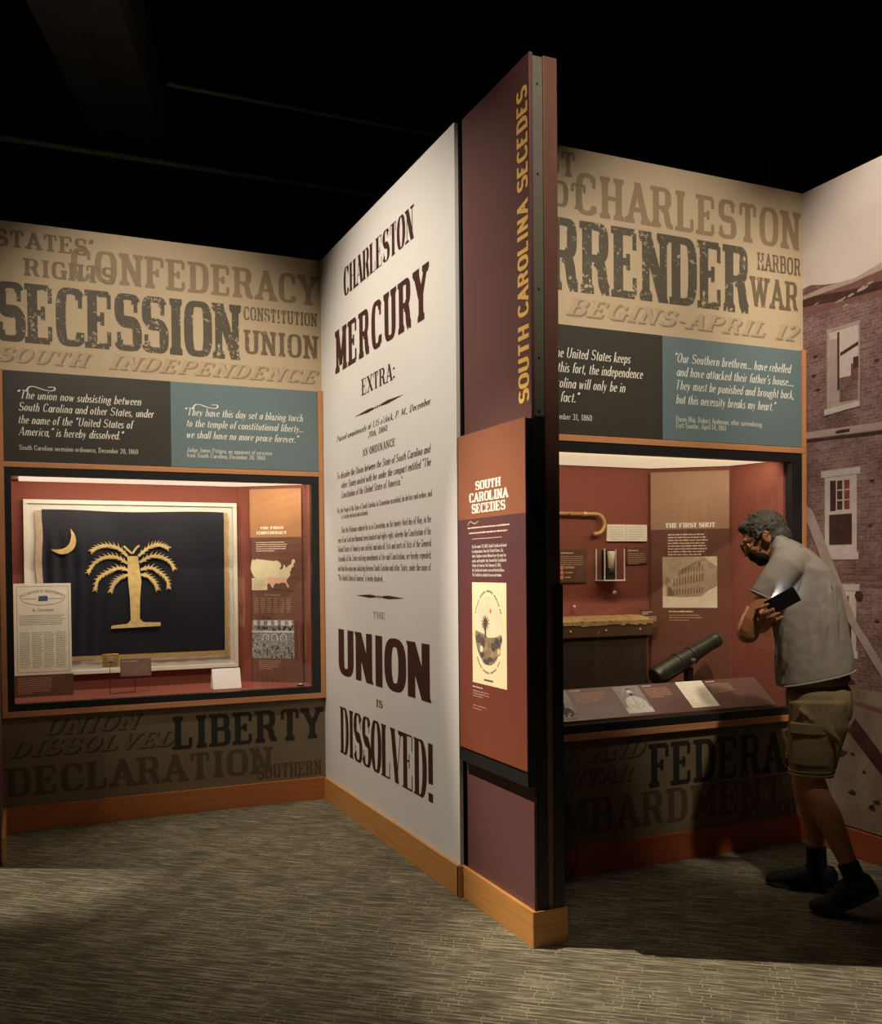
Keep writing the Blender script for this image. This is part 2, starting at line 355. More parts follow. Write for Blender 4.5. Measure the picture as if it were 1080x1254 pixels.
def glyph(ch, st):
    ch = {'\u2019': "'", '\u201c': '"', '\u201d': '"'}.get(ch, ch)
    if ch not in G: ch = 'o'
    adv, strokes, ser = G[ch]
    tv, th, n, seg = st['tv'], st['th'], st['n'], st['seg']
    fix = {'T': tv, 't': st['t'], 'm': st['m'], 'h': th}
    groups = []
    def wid(tx, ty, y, c=None):
        v = abs(ty)
        if c == 'S': v = max(v, math.exp(-((y-.5)/.13)**2)*.9)
        return th+(tv-th)*v**1.4
    for s in strokes:
        c = s[-1]
        if s[0] == 'L':
            _, x0, y0, x1, y1, c = s
            if c == 'm' and not st['m']: continue
            d = math.hypot(x1-x0, y1-y0); ty = (y1-y0)/d
            w = fix[c] if c in fix else (tv if abs(ty) > .5 else th)
            if abs(ty) > .35:
                if y0 in (0, 1) and c != 'm': k = th/2*(1 if y0 == 1 else -1); x0 += k*(x1-x0)/(y1-y0); y0 += k
                if y1 in (0, 1) and c != 'm': k = th/2*(1 if y1 == 1 else -1); x1 += k*(x1-x0)/(y1-y0); y1 += k
                h = w/2/max(abs(ty), .75)
                groups.append([[(x0-h, y0), (x0+h, y0), (x1+h, y1), (x1-h, y1)]])
            else: groups.append([[(x0, y0-w/2), (x1, y1-w/2), (x1, y1+w/2), (x0, y0+w/2)]])
        elif s[0] == 'A': groups.append(strip(arc_pts(*s[1:7], n, seg), wid))
        else:
            P = []
            for q in s[1]:
                new = arc_pts(*q[1:], n, seg) if q[0] == 'a' else [q]
                for p in new:
                    if not P or math.hypot(P[-1][0]-p[0], P[-1][1]-p[1]) > 1e-5: P.append(p)
            if c == 'S': groups.append(strip(P, lambda a, b, y: wid(a, b, y, 'S')))
            elif c in fix: groups.append(strip(P, lambda a, b, y: fix[c]))
            else:
                if P[0][1] in (0, 1) and abs(P[1][1]-P[0][1]) > abs(P[1][0]-P[0][0]): P[0] = (P[0][0], P[0][1]+th/2*(1 if P[0][1] == 1 else -1))
                if P[-1][1] in (0, 1) and abs(P[-1][1]-P[-2][1]) > abs(P[-1][0]-P[-2][0]): P[-1] = (P[-1][0], P[-1][1]+th/2*(1 if P[-1][1] == 1 else -1))
                groups.append(strip(P, wid))
    if st['sl']:
        for q in ser:
            x, y = q[:2]; k = q[2] if len(q) > 2 else ''
            l = r = tv/2+st['sl']
            if k == 'l': l = .07+st['sl']; r = .1; l = st['sl']+max(tv/2-.07, .0)+.02
            if k == 'r': l = .02; r = st['sl']+.04
            groups.append([[(x-l, y-th/2), (x+r, y-th/2), (x+r, y+th/2), (x-l, y+th/2)]])
            if st.get('br') and not k:
                b = st['br']; sg = 1 if y < .5 else -1
                groups.append([[(x-tv/2-b*.6, y+sg*th/2), (x+tv/2+b*.6, y+sg*th/2), (x+tv/2, y+sg*(th/2+b)), (x-tv/2, y+sg*(th/2+b))]])
    return adv, groups
def text_groups(text, style, track=0):
    st = ST[style]; x = 0; out = []; word = 0
    for ch in text:
        if ch == ' ': word += 1
        adv, gs = glyph(ch, st)
        sl = st.get('slant', 0)
        for g in gs: out.append((word, [[(px+x+py*sl, py) for px, py in q] for q in g]))
        x += adv+st['sp']+track
    return out
def letters(name, text, style, pl, box, m, parent, off=.0006, mode='cap', rot=False, track=0):
    """draw text into box = (u0, u1, z0, z1), one part per word; cap: z0..z1 is the capital height; base: y 0..1 maps to z0..z1"""
    gs = text_groups(text, style, track); th = ST[style]['th'] if mode == 'cap' else 0
    xs = [p[0] for _, g in gs for q in g for p in q]; x0, x1 = min(xs), max(xs)
    u0, u1, z0, z1 = box; mbs = {}
    for k, (wd, g) in enumerate(gs):
        o = off+(k % 19)*.000022; mb = mbs.setdefault(wd, MB())
        for q in g:
            P = []
            for a, b in q:
                s = (a-x0)/(x1-x0); t = (b+th/2)/(1+th)
                if rot: P.append(pl.at(u1-(u1-u0)*t, z0+(z1-z0)*s, o))      # reads upwards
                else: P.append(pl.at(u0+(u1-u0)*s, z0+(z1-z0)*t, o))
            nrm = (P[1]-P[0]).cross(P[2]-P[0])
            if nrm.length < 1e-12: nrm = (P[2]-P[0]).cross(P[3]-P[0])
            if nrm.dot(pl.n) < 0: P.reverse()
            mb.quad(*P)
    for wd in mbs: mbs[wd].build(name, m, parent)
def greek(name, pl, u0, u1, z, n, dz, h, m, parent, off=.0006, last=.6, rng=None):
    """lines of print too small to read: word-length dashes"""
    rng = rng or random.Random(int(abs(u0*1000+z*7777))); mb = MB()
    for i in range(n):
        e = u1-(u1-u0)*rng.uniform(0, .12)
        if i == n-1: e = u0+(u1-u0)*last
        a = u0; zz = z-i*dz
        while a < e-.004:
            wd = rng.uniform(.9, 4.2)*h*1.1; b = min(a+wd, e)
            pl.rect(mb, a, b, zz, zz+h*rng.uniform(.8, 1.05), off)
            a = b+h*.55
    return mb.build(name, m, parent)
# ------------------------------------------------------------------ setting
def carpet():
    m, nt, b = new_mat('carpet')
    v = texco(nt, (1, 1, 1), (0, 0, math.radians(38)))
    def streak(sx, sy, lo, hi, det=3):
        mp = N(nt, 'ShaderNodeMapping'); mp.inputs['Scale'].default_value = (sx, sy, 1); nt.links.new(v, mp.inputs[0])
        return ramp(nt, noise(nt, mp.outputs[0], 1, det, .6), [(lo, (0, 0, 0)), (hi, (1, 1, 1))])
    def mix(kind, k, a, c):
        n = N(nt, 'ShaderNodeMix', data_type='RGBA', blend_type=kind); n.inputs[0].default_value = k
        nt.links.new(a, n.inputs[6]); nt.links.new(c, n.inputs[7]); return n.outputs[2]
    dn = N(nt, 'ShaderNodeTexNoise'); dn.inputs['Scale'].default_value = 7; nt.links.new(v, dn.inputs['Vector'])
    dv = N(nt, 'ShaderNodeVectorMath', operation='MULTIPLY_ADD'); dv.inputs[1].default_value = (.05, .006, 0); nt.links.new(dn.outputs['Color'], dv.inputs[0]); nt.links.new(v, dv.inputs[2])
    br = N(nt, 'ShaderNodeTexBrick'); br.offset = .37; br.squash = 1.5; br.squash_frequency = 3; nt.links.new(dv.outputs[0], br.inputs['Vector'])
    for k_, q_ in (('Scale', 1), ('Mortar Size', .0019), ('Mortar Smooth', .4), ('Brick Width', .060), ('Row Height', .025)): br.inputs[k_].default_value = q_
    br.inputs['Color1'].default_value = (0, 0, 0, 1); br.inputs['Color2'].default_value = (.12, .12, .12, 1); br.inputs['Mortar'].default_value = (1, 1, 1, 1)
    rows = streak(5, 80, .42, .62, 3)            # long lines of yarn
    rows2 = streak(13, 230, .36, .68, 2)
    ticks = mix('MULTIPLY', 1, br.outputs['Color'], streak(7, 4, .36, .58, 3))      # short cross stitches in patches
    fine = noise(nt, v, 420, 2, .6)
    pat = mix('ADD', .26, mix('LIGHTEN', .9, mix('MULTIPLY', .5, rows, rows2), ticks), rows2)
    f2o = mix('MULTIPLY', .5, pat, ramp(nt, fine, [(.3, (.4, .4, .4)), (.65, (1, 1, 1))]))
    tone = noise(nt, v, 1.3, 3)
    base = ramp(nt, f2o, [(0, (.060, .050, .032)), (.40, (.130, .112, .071)), (1.0, (.36, .32, .21))])
    fin = N(nt, 'ShaderNodeMix', data_type='RGBA', blend_type='MULTIPLY'); fin.inputs[0].default_value = .5
    nt.links.new(base, fin.inputs[6]); nt.links.new(ramp(nt, tone, [(.3, (.75, .78, .8)), (.7, (1, 1, 1))]), fin.inputs[7])
    nt.links.new(fin.outputs[2], b.inputs['Base Color'])
    b.inputs['Roughness'].default_value = .95; b.inputs['Specular IOR Level'].default_value = .1
    bump(nt, b, f2o, .4, .003)
    return m
M['carpet'] = carpet()
M['ceil'] = mat('black_ceiling', (.010, .0095, .008), .9, var=.4, scale=1.5, spec=.1)
M['pipe'] = mat('dark_painted_pipe', (.5, .47, .38), .5, var=.2, scale=6, spec=.4)
M['duct'] = mat('black_duct', (.09, .085, .068), .65, var=.4, scale=5, spec=.3)

tag(B(-6, 9, -4, 14, -.06, 0).build('floor', 'carpet', org=(0, 0, 0)), 'grey-brown woven carpet floor of the gallery', kind='structure')
tag(B(-6, 9, -4, 14, 5.3, 5.36).build('ceiling', 'ceil'), 'black painted open ceiling above the exhibit', kind='structure')
tag(B(-6, 9, 14, 14.1, 0, 5.3).build('wall_far', 'black'), 'black far wall behind the exhibit walls', kind='structure')

def words(parent, pl, rows):
    for r in rows:
        letters('lettering', r[0], r[1], pl, r[2:6], r[6], parent, off=r[7] if len(r) > 7 else .0006, mode=r[8] if len(r) > 8 else 'cap')
M['i_dark'] = ink('ink_worn_black', (.088, .074, .049), TAN, wear=.03, scale=42)
M['i_mid'] = ink('ink_brown', (.155, .115, .064), TAN, wear=.02, scale=30)
M['i_pale'] = ink('ink_pale_brown', (.265, .193, .107), TAN)
M['i_pale2'] = ink('ink_soft_brown', (.215, .160, .090), TAN)
M['i_face'] = ink('ink_letter_face', (.445, .345, .217), TAN)
M['i_shade'] = ink('ink_letter_shade', (.265, .20, .12), TAN)
M['l_black'] = ink('low_ink_black', (.020, .016, .011), LOW, wear=.0)
M['l_mid'] = ink('low_ink_brown', (.085, .056, .032), LOW)
M['l_face'] = ink('low_letter_face', (.150, .110, .066), LOW)
M['l_shade'] = ink('low_letter_shade', (.058, .042, .026), LOW)

def shaded(parent, pl, text, u0, u1, z0, z1, face, shade, style='slabit'):
    d = (z1-z0)*.10
    letters('lettering_shadow', text, style, pl, (u0+d, u1, z0, z1-d), shade, parent, off=.0004)
    letters('lettering', text, style, pl, (u0, u1-d, z0+d, z1), face, parent, off=.0009)

# first bay, back wall
wl = thing('wall_left', (.87, YL, 0), 'tan printed back wall of the left bay with faded letterpress words', kind='structure')
B(-.10, XP, YL, YL+.06, 2.11, H).build('upper_panel', 'tan', wl)
B(-.10, XP, YL, YL+.06, 0, .69).build('lower_panel', 'low', wl)
plL = Plane((0, YL, 0), (1, 0, 0), (0, 0, 1))
words(wl, plL, [
 ('CONFEDERACY', 'slab', .310, 1.822, 3.222, 3.413, 'i_pale', .0004),
 ("STATES'", 'slab', -.098, .440, 3.372, 3.470, 'i_pale2', .0008),
 ('RIGHTS', 'slab', .052, .556, 3.217, 3.318, 'i_pale2', .0008),
 ('SECESSION', 'slabxt', -.097, 1.310, 2.830, 3.174, 'i_dark', .0006),
 ('CONSTITUTION', 'slab', 1.326, 1.806, 3.086, 3.172, 'i_mid'),
 ('UNION', 'slab', 1.324, 1.814, 2.874, 3.026, 'i_mid')])
shaded(wl, plL, 'SOUTH', -.098, .425, 2.708, 2.800, 'i_face', 'i_shade')
shaded(wl, plL, 'INDEPENDENCE', .505, 1.822, 2.710, 2.804, 'i_face', 'i_shade')
words(wl, plL, [
 ('LIBERTY', 'slab', .852, 1.823, .400, .604, 'l_black', .0012),
 ('DECLARATION', 'slab', -.09, 1.480, .202, .370, 'l_mid', .0006),
 ('SOUTHERN', 'slab', 1.377, 1.804, .163, .255, 'l_mid', .0010)])
shaded(wl, plL, 'UNION', .126, .695, .540, .648, 'l_face', 'l_shade')
shaded(wl, plL, 'DISSOLVED', -.08, .890, .420, .525, 'l_face', 'l_shade')

# second bay, back wall
wr = thing('wall_right', (2.95, YR, 0), 'tan printed back wall of the right bay with faded letterpress words', kind='structure')
B(XE, XM, YR, YR+.06, 2.11, H).build('upper_panel', 'tan', wr)
B(XE, XM, YR, YR+.06, 0, .69).build('lower_panel', 'low', wr)
plR = Plane((0, YR, 0), (1, 0, 0), (0, 0, 1))
words(wr, plR, [
 ('CHARLESTON', 'slab', 2.481, 3.905, 3.207, 3.410, 'i_pale', .0004),
 ('FIRST', 'slab', 2.06, 2.478, 3.377, 3.496, 'i_pale2', .0008),
 ('SHOT', 'slab', 2.14, 2.537, 3.229, 3.352, 'i_pale2', .0008),
 ('SURRENDER', 'slabxt', 1.985, 3.545, 2.832, 3.178, 'i_dark', .0006),
 ('HARBOR', 'slab', 3.601, 3.902, 3.071, 3.164, 'i_mid'),
 ('WAR', 'slab', 3.548, 3.884, 2.876, 3.034, 'i_mid')])
shaded(wr, plR, 'BEGINS-APRIL 12', 2.415, 3.905, 2.712, 2.802, 'i_face', 'i_shade')
words(wr, plR, [
 ('FEDERAL', 'slab', 2.889, 3.905, .387, .608, 'l_black', .0012),
 ('BOMBARDMENT', 'slab', 2.06, 3.760, .196, .372, 'l_mid', .0006),
 ('ARTILLERY', 'slab', 3.463, 3.880, .152, .240, 'l_mid', .0010)])
shaded(wr, plR, 'FIRE AND', 2.12, 2.880, .545, .638, 'l_face', 'l_shade')
shaded(wr, plR, 'MORTAR', 2.19, 2.805, .432, .522, 'l_face', 'l_shade')

# dividing wall
wc = thing('wall_center', (1.9, 4.7, 0), 'free-standing dividing wall, white poster face and plum-brown end', kind='structure')
B(XP, XP+.018, YW, YL+.06, 0, H).build('white_panel', 'white', wc)
B(XB+.005, XE-.014, YB+.014, YL+.06, 0, H-.012).build('core', 'black', wc)
B(XP+.018, XB+.005, YW+.012, YL+.06, 0, H-.012).build('spacer', 'black', wc)
B(XB-.012, XB+.004, YB, 3.905, 0, H).build('brown_panel', 'brown', wc, bev=.001)
M['endboard'] = mat('brown_end_board', (.16, .075, .052), .45, var=.1, scale=9, stretch=(4, 4, .5), spec=.4)
B(1.914, XE, YB-.004, YB+.014, 0, H-.006).build('end_board', 'endboard', wc, bev=.001)
B(XB+.004, 1.912, YB+.002, YB+.016, 0, H-.010).build('metal_channel', 'steel', wc)
B(XE-.014, XE, YB+.014, YL+.06, 0, H-.006).build('side_panel', 'brown', wc)
for z in (3.40, 3.05, 2.60, 2.33, 2.12): MB().lathe([(0, .0045), (.0025, .004)], (1.889, YB+.002, z), (0, -1, 0), 10).build('screw', 'black', wc)
B(1.938, 1.984, YB-.012, YB+.02, .142, 1.436).build('black_post', 'blackmetal', wc, bev=.001)
B(XB+.002, 1.908, YB-.006, YB+.012, .142, 2.10).build('black_channel', 'blackmetal', wc)
plW = Plane((XP, 0, 0), (0, -1, 0), (0, 0, 1))
M['maroon'] = ink('maroon_ink', (.050, .013, .011), (.7, .66, .6), rough=.55)
M['maroon2'] = ink('maroon_ink_fine', (.115, .060, .050), (.7, .66, .6), rough=.6)
words(wc, plW, [(t, s, -a, -b, c, d, k) for t, s, a, b, c, d, k in [
 ('CHARLESTON', 'fat', 5.552, 4.423, 3.156, 3.324, 'maroon'),
 ('MERCURY', 'slabm', 5.735, 4.242, 2.722, 2.986, 'maroon'),
 ('EXTRA:', 'romanx', 5.245, 4.711, 2.506, 2.600, 'maroon'),
 ('AN ORDINANCE', 'romanx', 5.243, 4.718, 2.155, 2.197, 'maroon'),
 ('THE', 'roman', 5.084, 4.900, 1.228, 1.264, 'maroon2'),
 ('UNION', 'goth', 5.729, 4.257, .846, 1.132, 'maroon'),
 ('IS', 'slab', 5.045, 4.944, .730, .772, 'maroon'),
 ('DISSOLVED!', 'fat', 5.717, 4.250, .358, .646, 'maroon')]])
for t, s, a, b, z, h, k in [
 ('Passed unanimously at 1.15 o\'clock, P. M., December', 'italb', 5.720, 4.232, 2.298, .034, 'maroon'),
 ('20th, 1860.', 'italb', 5.143, 4.821, 2.250, .032, 'maroon'),
 ('To dissolve the Union between the State of South Carolina and', 'italb', 5.720, 4.237, 2.066, .040, 'maroon'),
 ('other States united with her under the compact entitled "The', 'italb', 5.640, 4.238, 2.003, .040, 'maroon'),
 ('Constitution of the United States of America."', 'italb', 5.640, 4.614, 1.943, .040, 'maroon'),
 ('We, the People of the State of South Carolina, in Convention assembled, do declare and ordain, and', 'romanb', 5.727, 4.231, 1.854, .032, 'maroon2'),
 ('it is hereby declared and ordained,', 'romanb', 5.646, 5.156, 1.815, .030, 'maroon2'),
 ('That the Ordinance adopted by us in Convention, on the twenty-third day of May, in the', 'romanb', 5.648, 4.244, 1.729, .036, 'maroon2'),
 ('year of our Lord one thousand seven hundred and eighty-eight, whereby the Constitution of the', 'romanb', 5.718, 4.245, 1.670, .036, 'maroon2'),
 ('United States of America was ratified, and also all Acts and parts of Acts of the General', 'romanb', 5.719, 4.247, 1.612, .036, 'maroon2'),
 ('Assembly of this State ratifying amendments of the said Constitution, are hereby repealed;', 'romanb', 5.721, 4.248, 1.554, .036, 'maroon2'),
 ('and that the union now subsisting between South Carolina and other States, under the name of', 'romanb', 5.723, 4.249, 1.494, .036, 'maroon2'),
 ('"The United States of America," is hereby dissolved.', 'romanb', 5.725, 4.920, 1.435, .036, 'maroon2')]:
    letters('lettering', t, s, plW, (-a, -b, z, z+h), k, wc, mode='base')
def divider(a, b, z):
    mb = MB(); c = (a+b)/2; L = b-a
    for s in (-1, 1):
        plW.poly(mb, [(c+s*L*.5, z), (c+s*L*.20, z-.010), (c+s*L*.075, z-.006), (c+s*L*.055, z), (c+s*L*.075, z+.006), (c+s*L*.20, z+.010)][::s])
        plW.poly(mb, [(c+s*.030+.012*math.cos(q*PI/4), z+.007*math.sin(q*PI/4)) for q in range(8)])
    plW.poly(mb, [(c+.010*math.cos(q*PI/4), z+.010*math.sin(q*PI/4)) for q in range(8)])
    mb.build('ornament_rule', 'maroon', wc)
divider(-5.381, -4.583, 2.403); divider(-5.380, -4.595, 1.349)
plB = Plane((XB-.012, 0, 0), (0, -1, 0), (0, 0, 1))
M['gold'] = ink('gold_ink', (.85, .50, .13), (.1, .04, .03), rough=.5)
for t, z0, z1 in [('SOUTH', 2.160, 2.466), ('CAROLINA', 2.502, 2.962), ('SECEDES', 3.000, 3.405)]:
    letters('lettering', t, 'gothic', plB, (-3.394, -3.306, z0, z1), 'gold', wc, rot=True)

# short wall closing the first bay on the left
ws = thing('wall_side', (-.16, 5.7, 0), 'short side wall at the left edge of the left bay', kind='structure')
B(-.22, -.10, 5.37, YL+.06, 0, H).build('side_board', 'brown', ws)

# mural wall
wm = thing('wall_mural', (XM, 3.1, 0), 'wall-sized sepia photo mural of a shell-damaged brick building', kind='structure')
B(XM, XM+.06, 1.9, YR+.06, 0, H).build('mural_board', 'black', wm)
plM = Plane((XM, 0, 0), (0, -1, 0), (0, 0, 1))
def print_mat(name, a, c, scale=9, detail=6, rough=.6, brick=None):
    m, nt, b = new_mat(name); v = texco(nt)
    f = noise(nt, v, scale, detail, .65)
    col = ramp(nt, f, [(.3, a), (.7, c)])
    if brick:
        sp = N(nt, 'ShaderNodeSeparateXYZ'); nt.links.new(v, sp.inputs[0]); cb = N(nt, 'ShaderNodeCombineXYZ')
        nt.links.new(sp.outputs[1], cb.inputs[0]); nt.links.new(sp.outputs[2], cb.inputs[1])
        br = N(nt, 'ShaderNodeTexBrick'); nt.links.new(cb.outputs[0], br.inputs['Vector']); br.inputs['Scale'].default_value = 1
        br.inputs['Brick Width'].default_value = .05; br.inputs['Row Height'].default_value = .017; br.inputs['Mortar Size'].default_value = .0022; br.inputs['Mortar Smooth'].default_value = .6
        br.inputs['Color1'].default_value = (.55, .55, .55, 1); br.inputs['Color2'].default_value = (.95, .95, .95, 1); br.inputs['Mortar'].default_value = c4(brick)
        g = noise(nt, v, 60, 4)
        mx = N(nt, 'ShaderNodeMix', data_type='RGBA', blend_type='MULTIPLY'); mx.inputs[0].default_value = .8
        nt.links.new(col, mx.inputs[6]); nt.links.new(br.outputs['Color'], mx.inputs[7])
        m2 = N(nt, 'ShaderNodeMix', data_type='RGBA', blend_type='MULTIPLY'); m2.inputs[0].default_value = .7
        nt.links.new(mx.outputs[2], m2.inputs[6]); nt.links.new(ramp(nt, g, [(.3, (.45, .42, .42)), (.62, (1.15, 1.1, 1.08))]), m2.inputs[7])
        col = m2.outputs[2]
    nt.links.new(col, b.inputs['Base Color']); b.inputs['Roughness'].default_value = rough; b.inputs['Specular IOR Level'].default_value = .25
    return m
M['m_sky'] = print_mat('mural_sky', (.50, .42, .38), (.60, .52, .47), 1.6, 3)
M['m_brick'] = print_mat('mural_brick', (.125, .055, .050), (.34, .235, .215), 2.6, 5, brick=(1.25, 1.2, 1.2))
M['m_dark'] = print_mat('mural_shadow', (.035, .014, .011), (.075, .032, .026), 14, 5)
M['m_brown'] = print_mat('mural_brown', (.12, .055, .045), (.20, .10, .085), 14, 5)
M['m_pale'] = print_mat('mural_pale_stone', (.45, .37, .33), (.58, .50, .45), 12, 5)
M['m_plank'] = print_mat('mural_plank', (.30, .225, .19), (.40, .315, .27), 12, 5)
M['m_rub'] = print_mat('mural_rubble', (.15, .108, .070), (.30, .23, .155), 5, 6)
M['m_red'] = print_mat('mural_red_pane', (.14, .035, .025), (.22, .06, .04), 14, 4)
def mural(name, m, pts, off=.001):
    mb = MB(); plM.poly(mb, [(-y, z) for y, z in pts], off); return mb.build(name, m, wm)
def mrect(name, m, y0, y1, z0, z1, off=.001): return mural(name, m, [(y1, z0), (y0, z0), (y0, z1), (y1, z1)], off)
mrect('printed_sky', 'm_sky', 1.9, YR, 2.75, H, .0006)
mural('printed_brickwork', 'm_brick', [(YR, .15), (1.9, .15), (1.9, 2.80), (3.2, 2.90), (3.44, 2.965), (3.62, 2.955), (3.80, 2.985), (3.90, 3.01), (YR, 3.005)], .001)
mural('printed_cornice', 'm_brown', [(YR, 2.86), (3.75, 2.845), (3.44, 2.83), (1.9, 2.66), (1.9, 2.80), (3.2, 2.90), (3.44, 2.955), (3.70, 2.96), (YR, 2.985)], .0014)
mural('printed_cornice_shadow', 'm_dark', [(YR, 2.905), (3.7, 2.875), (3.44, 2.862), (1.9, 2.70), (1.9, 2.74), (3.44, 2.905), (3.65, 2.915), (YR, 2.955)], .0018)
mural('printed_parapet', 'm_plank', [(YR, 2.965), (3.80, 2.975), (3.60, 2.965), (3.50, 2.985), (3.44, 2.995), (3.44, 2.96), (3.62, 2.945), (YR, 2.945)], .0020)
for y, z, s in [(3.70, 2.875, .035), (3.63, 2.885, .025), (3.56, 2.900, .040), (3.51, 2.915, .025), (3.67, 2.84, .02), (3.86, 2.90, .02)]:
    rq = random.Random(int(y*1000)); mural('printed_chip', 'm_plank', [(y+s*k_*math.cos(q*PI/5), z+s*.28*k_*math.sin(q*PI/5)-.18*s*k_*math.cos(q*PI/5)) for q, k_ in [(q, rq.uniform(.4, 1.2)) for q in range(10)]], .0022)
def hole_window(y1, y0, z0, z1):          # empty window with sky behind it
    mrect('printed_window_surround', 'm_plank', y0-.004, y1+.006, z0-.035, z1+.01, .0020)
    mrect('printed_window_sky', 'm_pale', y0+.005, y1-.01, z0+.10, z1-.012, .0024)
    mrect('printed_window_jamb', 'm_plank', y1-.065, y1-.012, z0+.01, z1-.05, .0028)
    mrect('printed_window_bar', 'm_dark', y1-.080, y1-.066, z0+.07, z1-.02, .0032)
    mural('printed_window_bar', 'm_dark', [(y1-.085, z1-.13), (y0+.004, z1-.095), (y0+.004, z1-.113), (y1-.085, z1-.148)], .0032)
    mrect('printed_window_wall', 'm_brick', y0+.006, y1-.08, z0+.005, z0+.13, .0028)
    mrect('printed_window_bar', 'm_dark', y0+.002, y0+.035, z0+.16, z0+.22, .0034)
    mrect('printed_window_shade', 'm_brown', y0+.002, y0+.05, z0+.10, z0+.19, .0030)
    mural('printed_sill', 'm_pale', [(y1+.022, z0-.05), (y0-.004, z0-.035), (y0-.004, z0-.008), (y1+.022, z0-.018)], .0034)
hole_window(3.785, 3.580, 2.345, 2.735)
mural('printed_band', 'm_dark', [(YR, 2.170), (3.441, 2.150), (1.9, 2.09), (1.9, 2.105), (3.441, 2.168), (YR, 2.185)], .0018)
mural('printed_band', 'm_plank', [(YR, 2.190), (3.441, 2.172), (1.9, 2.11), (1.9, 2.145), (3.441, 2.212), (YR, 2.225)], .0018)
mural('printed_band', 'm_dark', [(3.73, 2.19), (3.64, 2.188), (3.64, 2.205), (3.73, 2.205)], .0022)
def sash(y1, y0, z0, z1):
    mrect('printed_lintel', 'm_pale', y0-.022, y1+.026, z1, z1+.035, .0022)
    mrect('printed_window_frame', 'm_pale', y0, y1, z0, z1-.002, .0020)
    zm = z0+(z1-z0)*.54
    mrect('printed_pane', 'm_dark', y0+.030, y1-.030, z0+.05, zm-.012, .0026)
    k = (y1-y0-.07)/3
    for i in range(3):
        for j in range(3):
            a = y1-.035-i*k; b = zm+.008+j*(z1-zm-.03)/3
            mrect('printed_pane', 'm_red' if i == 2 else 'm_dark', a-k+.010 if i else a-k+.006, a-.002, b+.004 if i else b-.001, b+(z1-zm-.03)/3-.003 if i else b+(z1-zm-.03)/3+.001, .0026)
    mrect('printed_sill', 'm_pale', y0-.012, y1+.006, z0-.028, z0+.012, .0028)
sash(3.806, 3.595, 1.56, 1.968)
sash(3.16, 2.93, 1.52, 1.95); hole_window(3.12, 2.90, 2.30, 2.69)
for y, z in [(3.50, 1.925), (3.51, 1.70), (3.47, 2.52), (3.87, 2.62), (3.85, 2.44), (3.47, 1.22), (3.40, 2.06), (3.88, 2.52)]:
    mural('printed_hole', 'm_dark', [(y+.018*math.cos(q*PI/3+.3), z+.008*math.sin(q*PI/3+.3)) for q in range(6)], .0022)
for k in range(3): mrect('printed_band', 'm_brown', 1.9, 3.76, 1.452-k*.032, 1.462-k*.032, .0016)
sash(3.74, 3.60, 1.05, 1.37)
mural('printed_hole', 'm_dark', [(3.580+.028*math.cos(q*PI/4), 1.346+.026*math.sin(q*PI/4)) for q in range(8)], .0036)
mural('printed_beam', 'm_plank', [(3.935, 1.75), (3.935, 1.83), (3.890, 1.80), (3.70, 1.425), (3.60, 1.22), (3.40, .97), (3.40, .90), (3.47, .98), (3.64, 1.20), (3.74, 1.36)], .0044)
mural('printed_rubble', 'm_rub', [(YR, .15), (1.9, .15), (1.9, .84), (3.2, .855), (3.44, .868), (3.66, .872), (3.80, .84), (YR, .86)], .0026)
mural('printed_rubble_line', 'm_brown', [(3.66, .79), (3.44, .76), (3.2, .76), (3.2, .78), (3.44, .785), (3.66, .81)], .0030)
mural('printed_timber', 'm_dark', [(3.605, .715), (3.640, .665), (3.660, .650), (3.30, .33), (3.25, .42), (3.44, .56)], .0034)
for y, z, s in [(3.63, .90, .035), (3.62, .53, .02), (3.70, .52, .06), (3.62, .33, .03), (3.50, .28, .03), (3.47, .31, .025), (3.55, .45, .02), (3.3, .6, .04)]:
    rq = random.Random(int(y*999+z*77)); mural('printed_debris', 'm_dark', [(y+s*k_*math.cos(q*PI/6), z+s*.55*k_*math.sin(q*PI/6)) for q, k_ in [(q, rq.uniform(.45, 1.25)) for q in range(12)]], .0036)

# baseboards
bb = .1427; bt = .0174
tag(B(-.10, XP-bt, YL-bt, YL, 0, bb).build('baseboard_left', 'halfshadebase', bev=.002), 'wooden baseboard under the left bay wall, shade put into its russet tone', kind='structure')
tag(B(XE+bt, XM-bt, YR-bt, YR, 0, bb).build('baseboard_right', 'redbase', bev=.002), 'wooden baseboard under the right bay wall, shade put into its dark russet tone', kind='structure')
tag(B(XM-bt, XM, 1.9, YR, 0, bb).build('baseboard_mural', 'shadebasey', bev=.002), 'wooden baseboard under the photo mural, shade put into its dark russet tone', kind='structure')
tag(B(-.10, -.083, 5.352, YL-bt, 0, bb).build('baseboard_side', 'woody', bev=.002), 'wooden baseboard of the short side wall at left', kind='structure')
bc = thing('baseboard_center', (1.9, 3.6, 0), 'honey-coloured wooden baseboard wrapping the dividing wall', kind='structure')
B(XP-bt, XP, YW-bt, YL-bt, 0, bb).build('board', 'woody', bc, bev=.0015)
B(XP-bt, XB-.012, YW-bt-.002, YW, 0, bb).build('return_board', 'wood', bc, bev=.001)
B(XB-.012-bt, XB-.012, YB-bt, YW-bt-.002, 0, bb).build('board', 'woody', bc, bev=.0015)
B(XB-.012-bt, XE+bt, YB-bt-.002, YB-.012, 0, bb).build('end_board', 'wood', bc, bev=.0015)
B(XE+.001, XE+bt, YB-.012, YR-bt, 0, bb).build('board', 'woody', bc, bev=.0015)

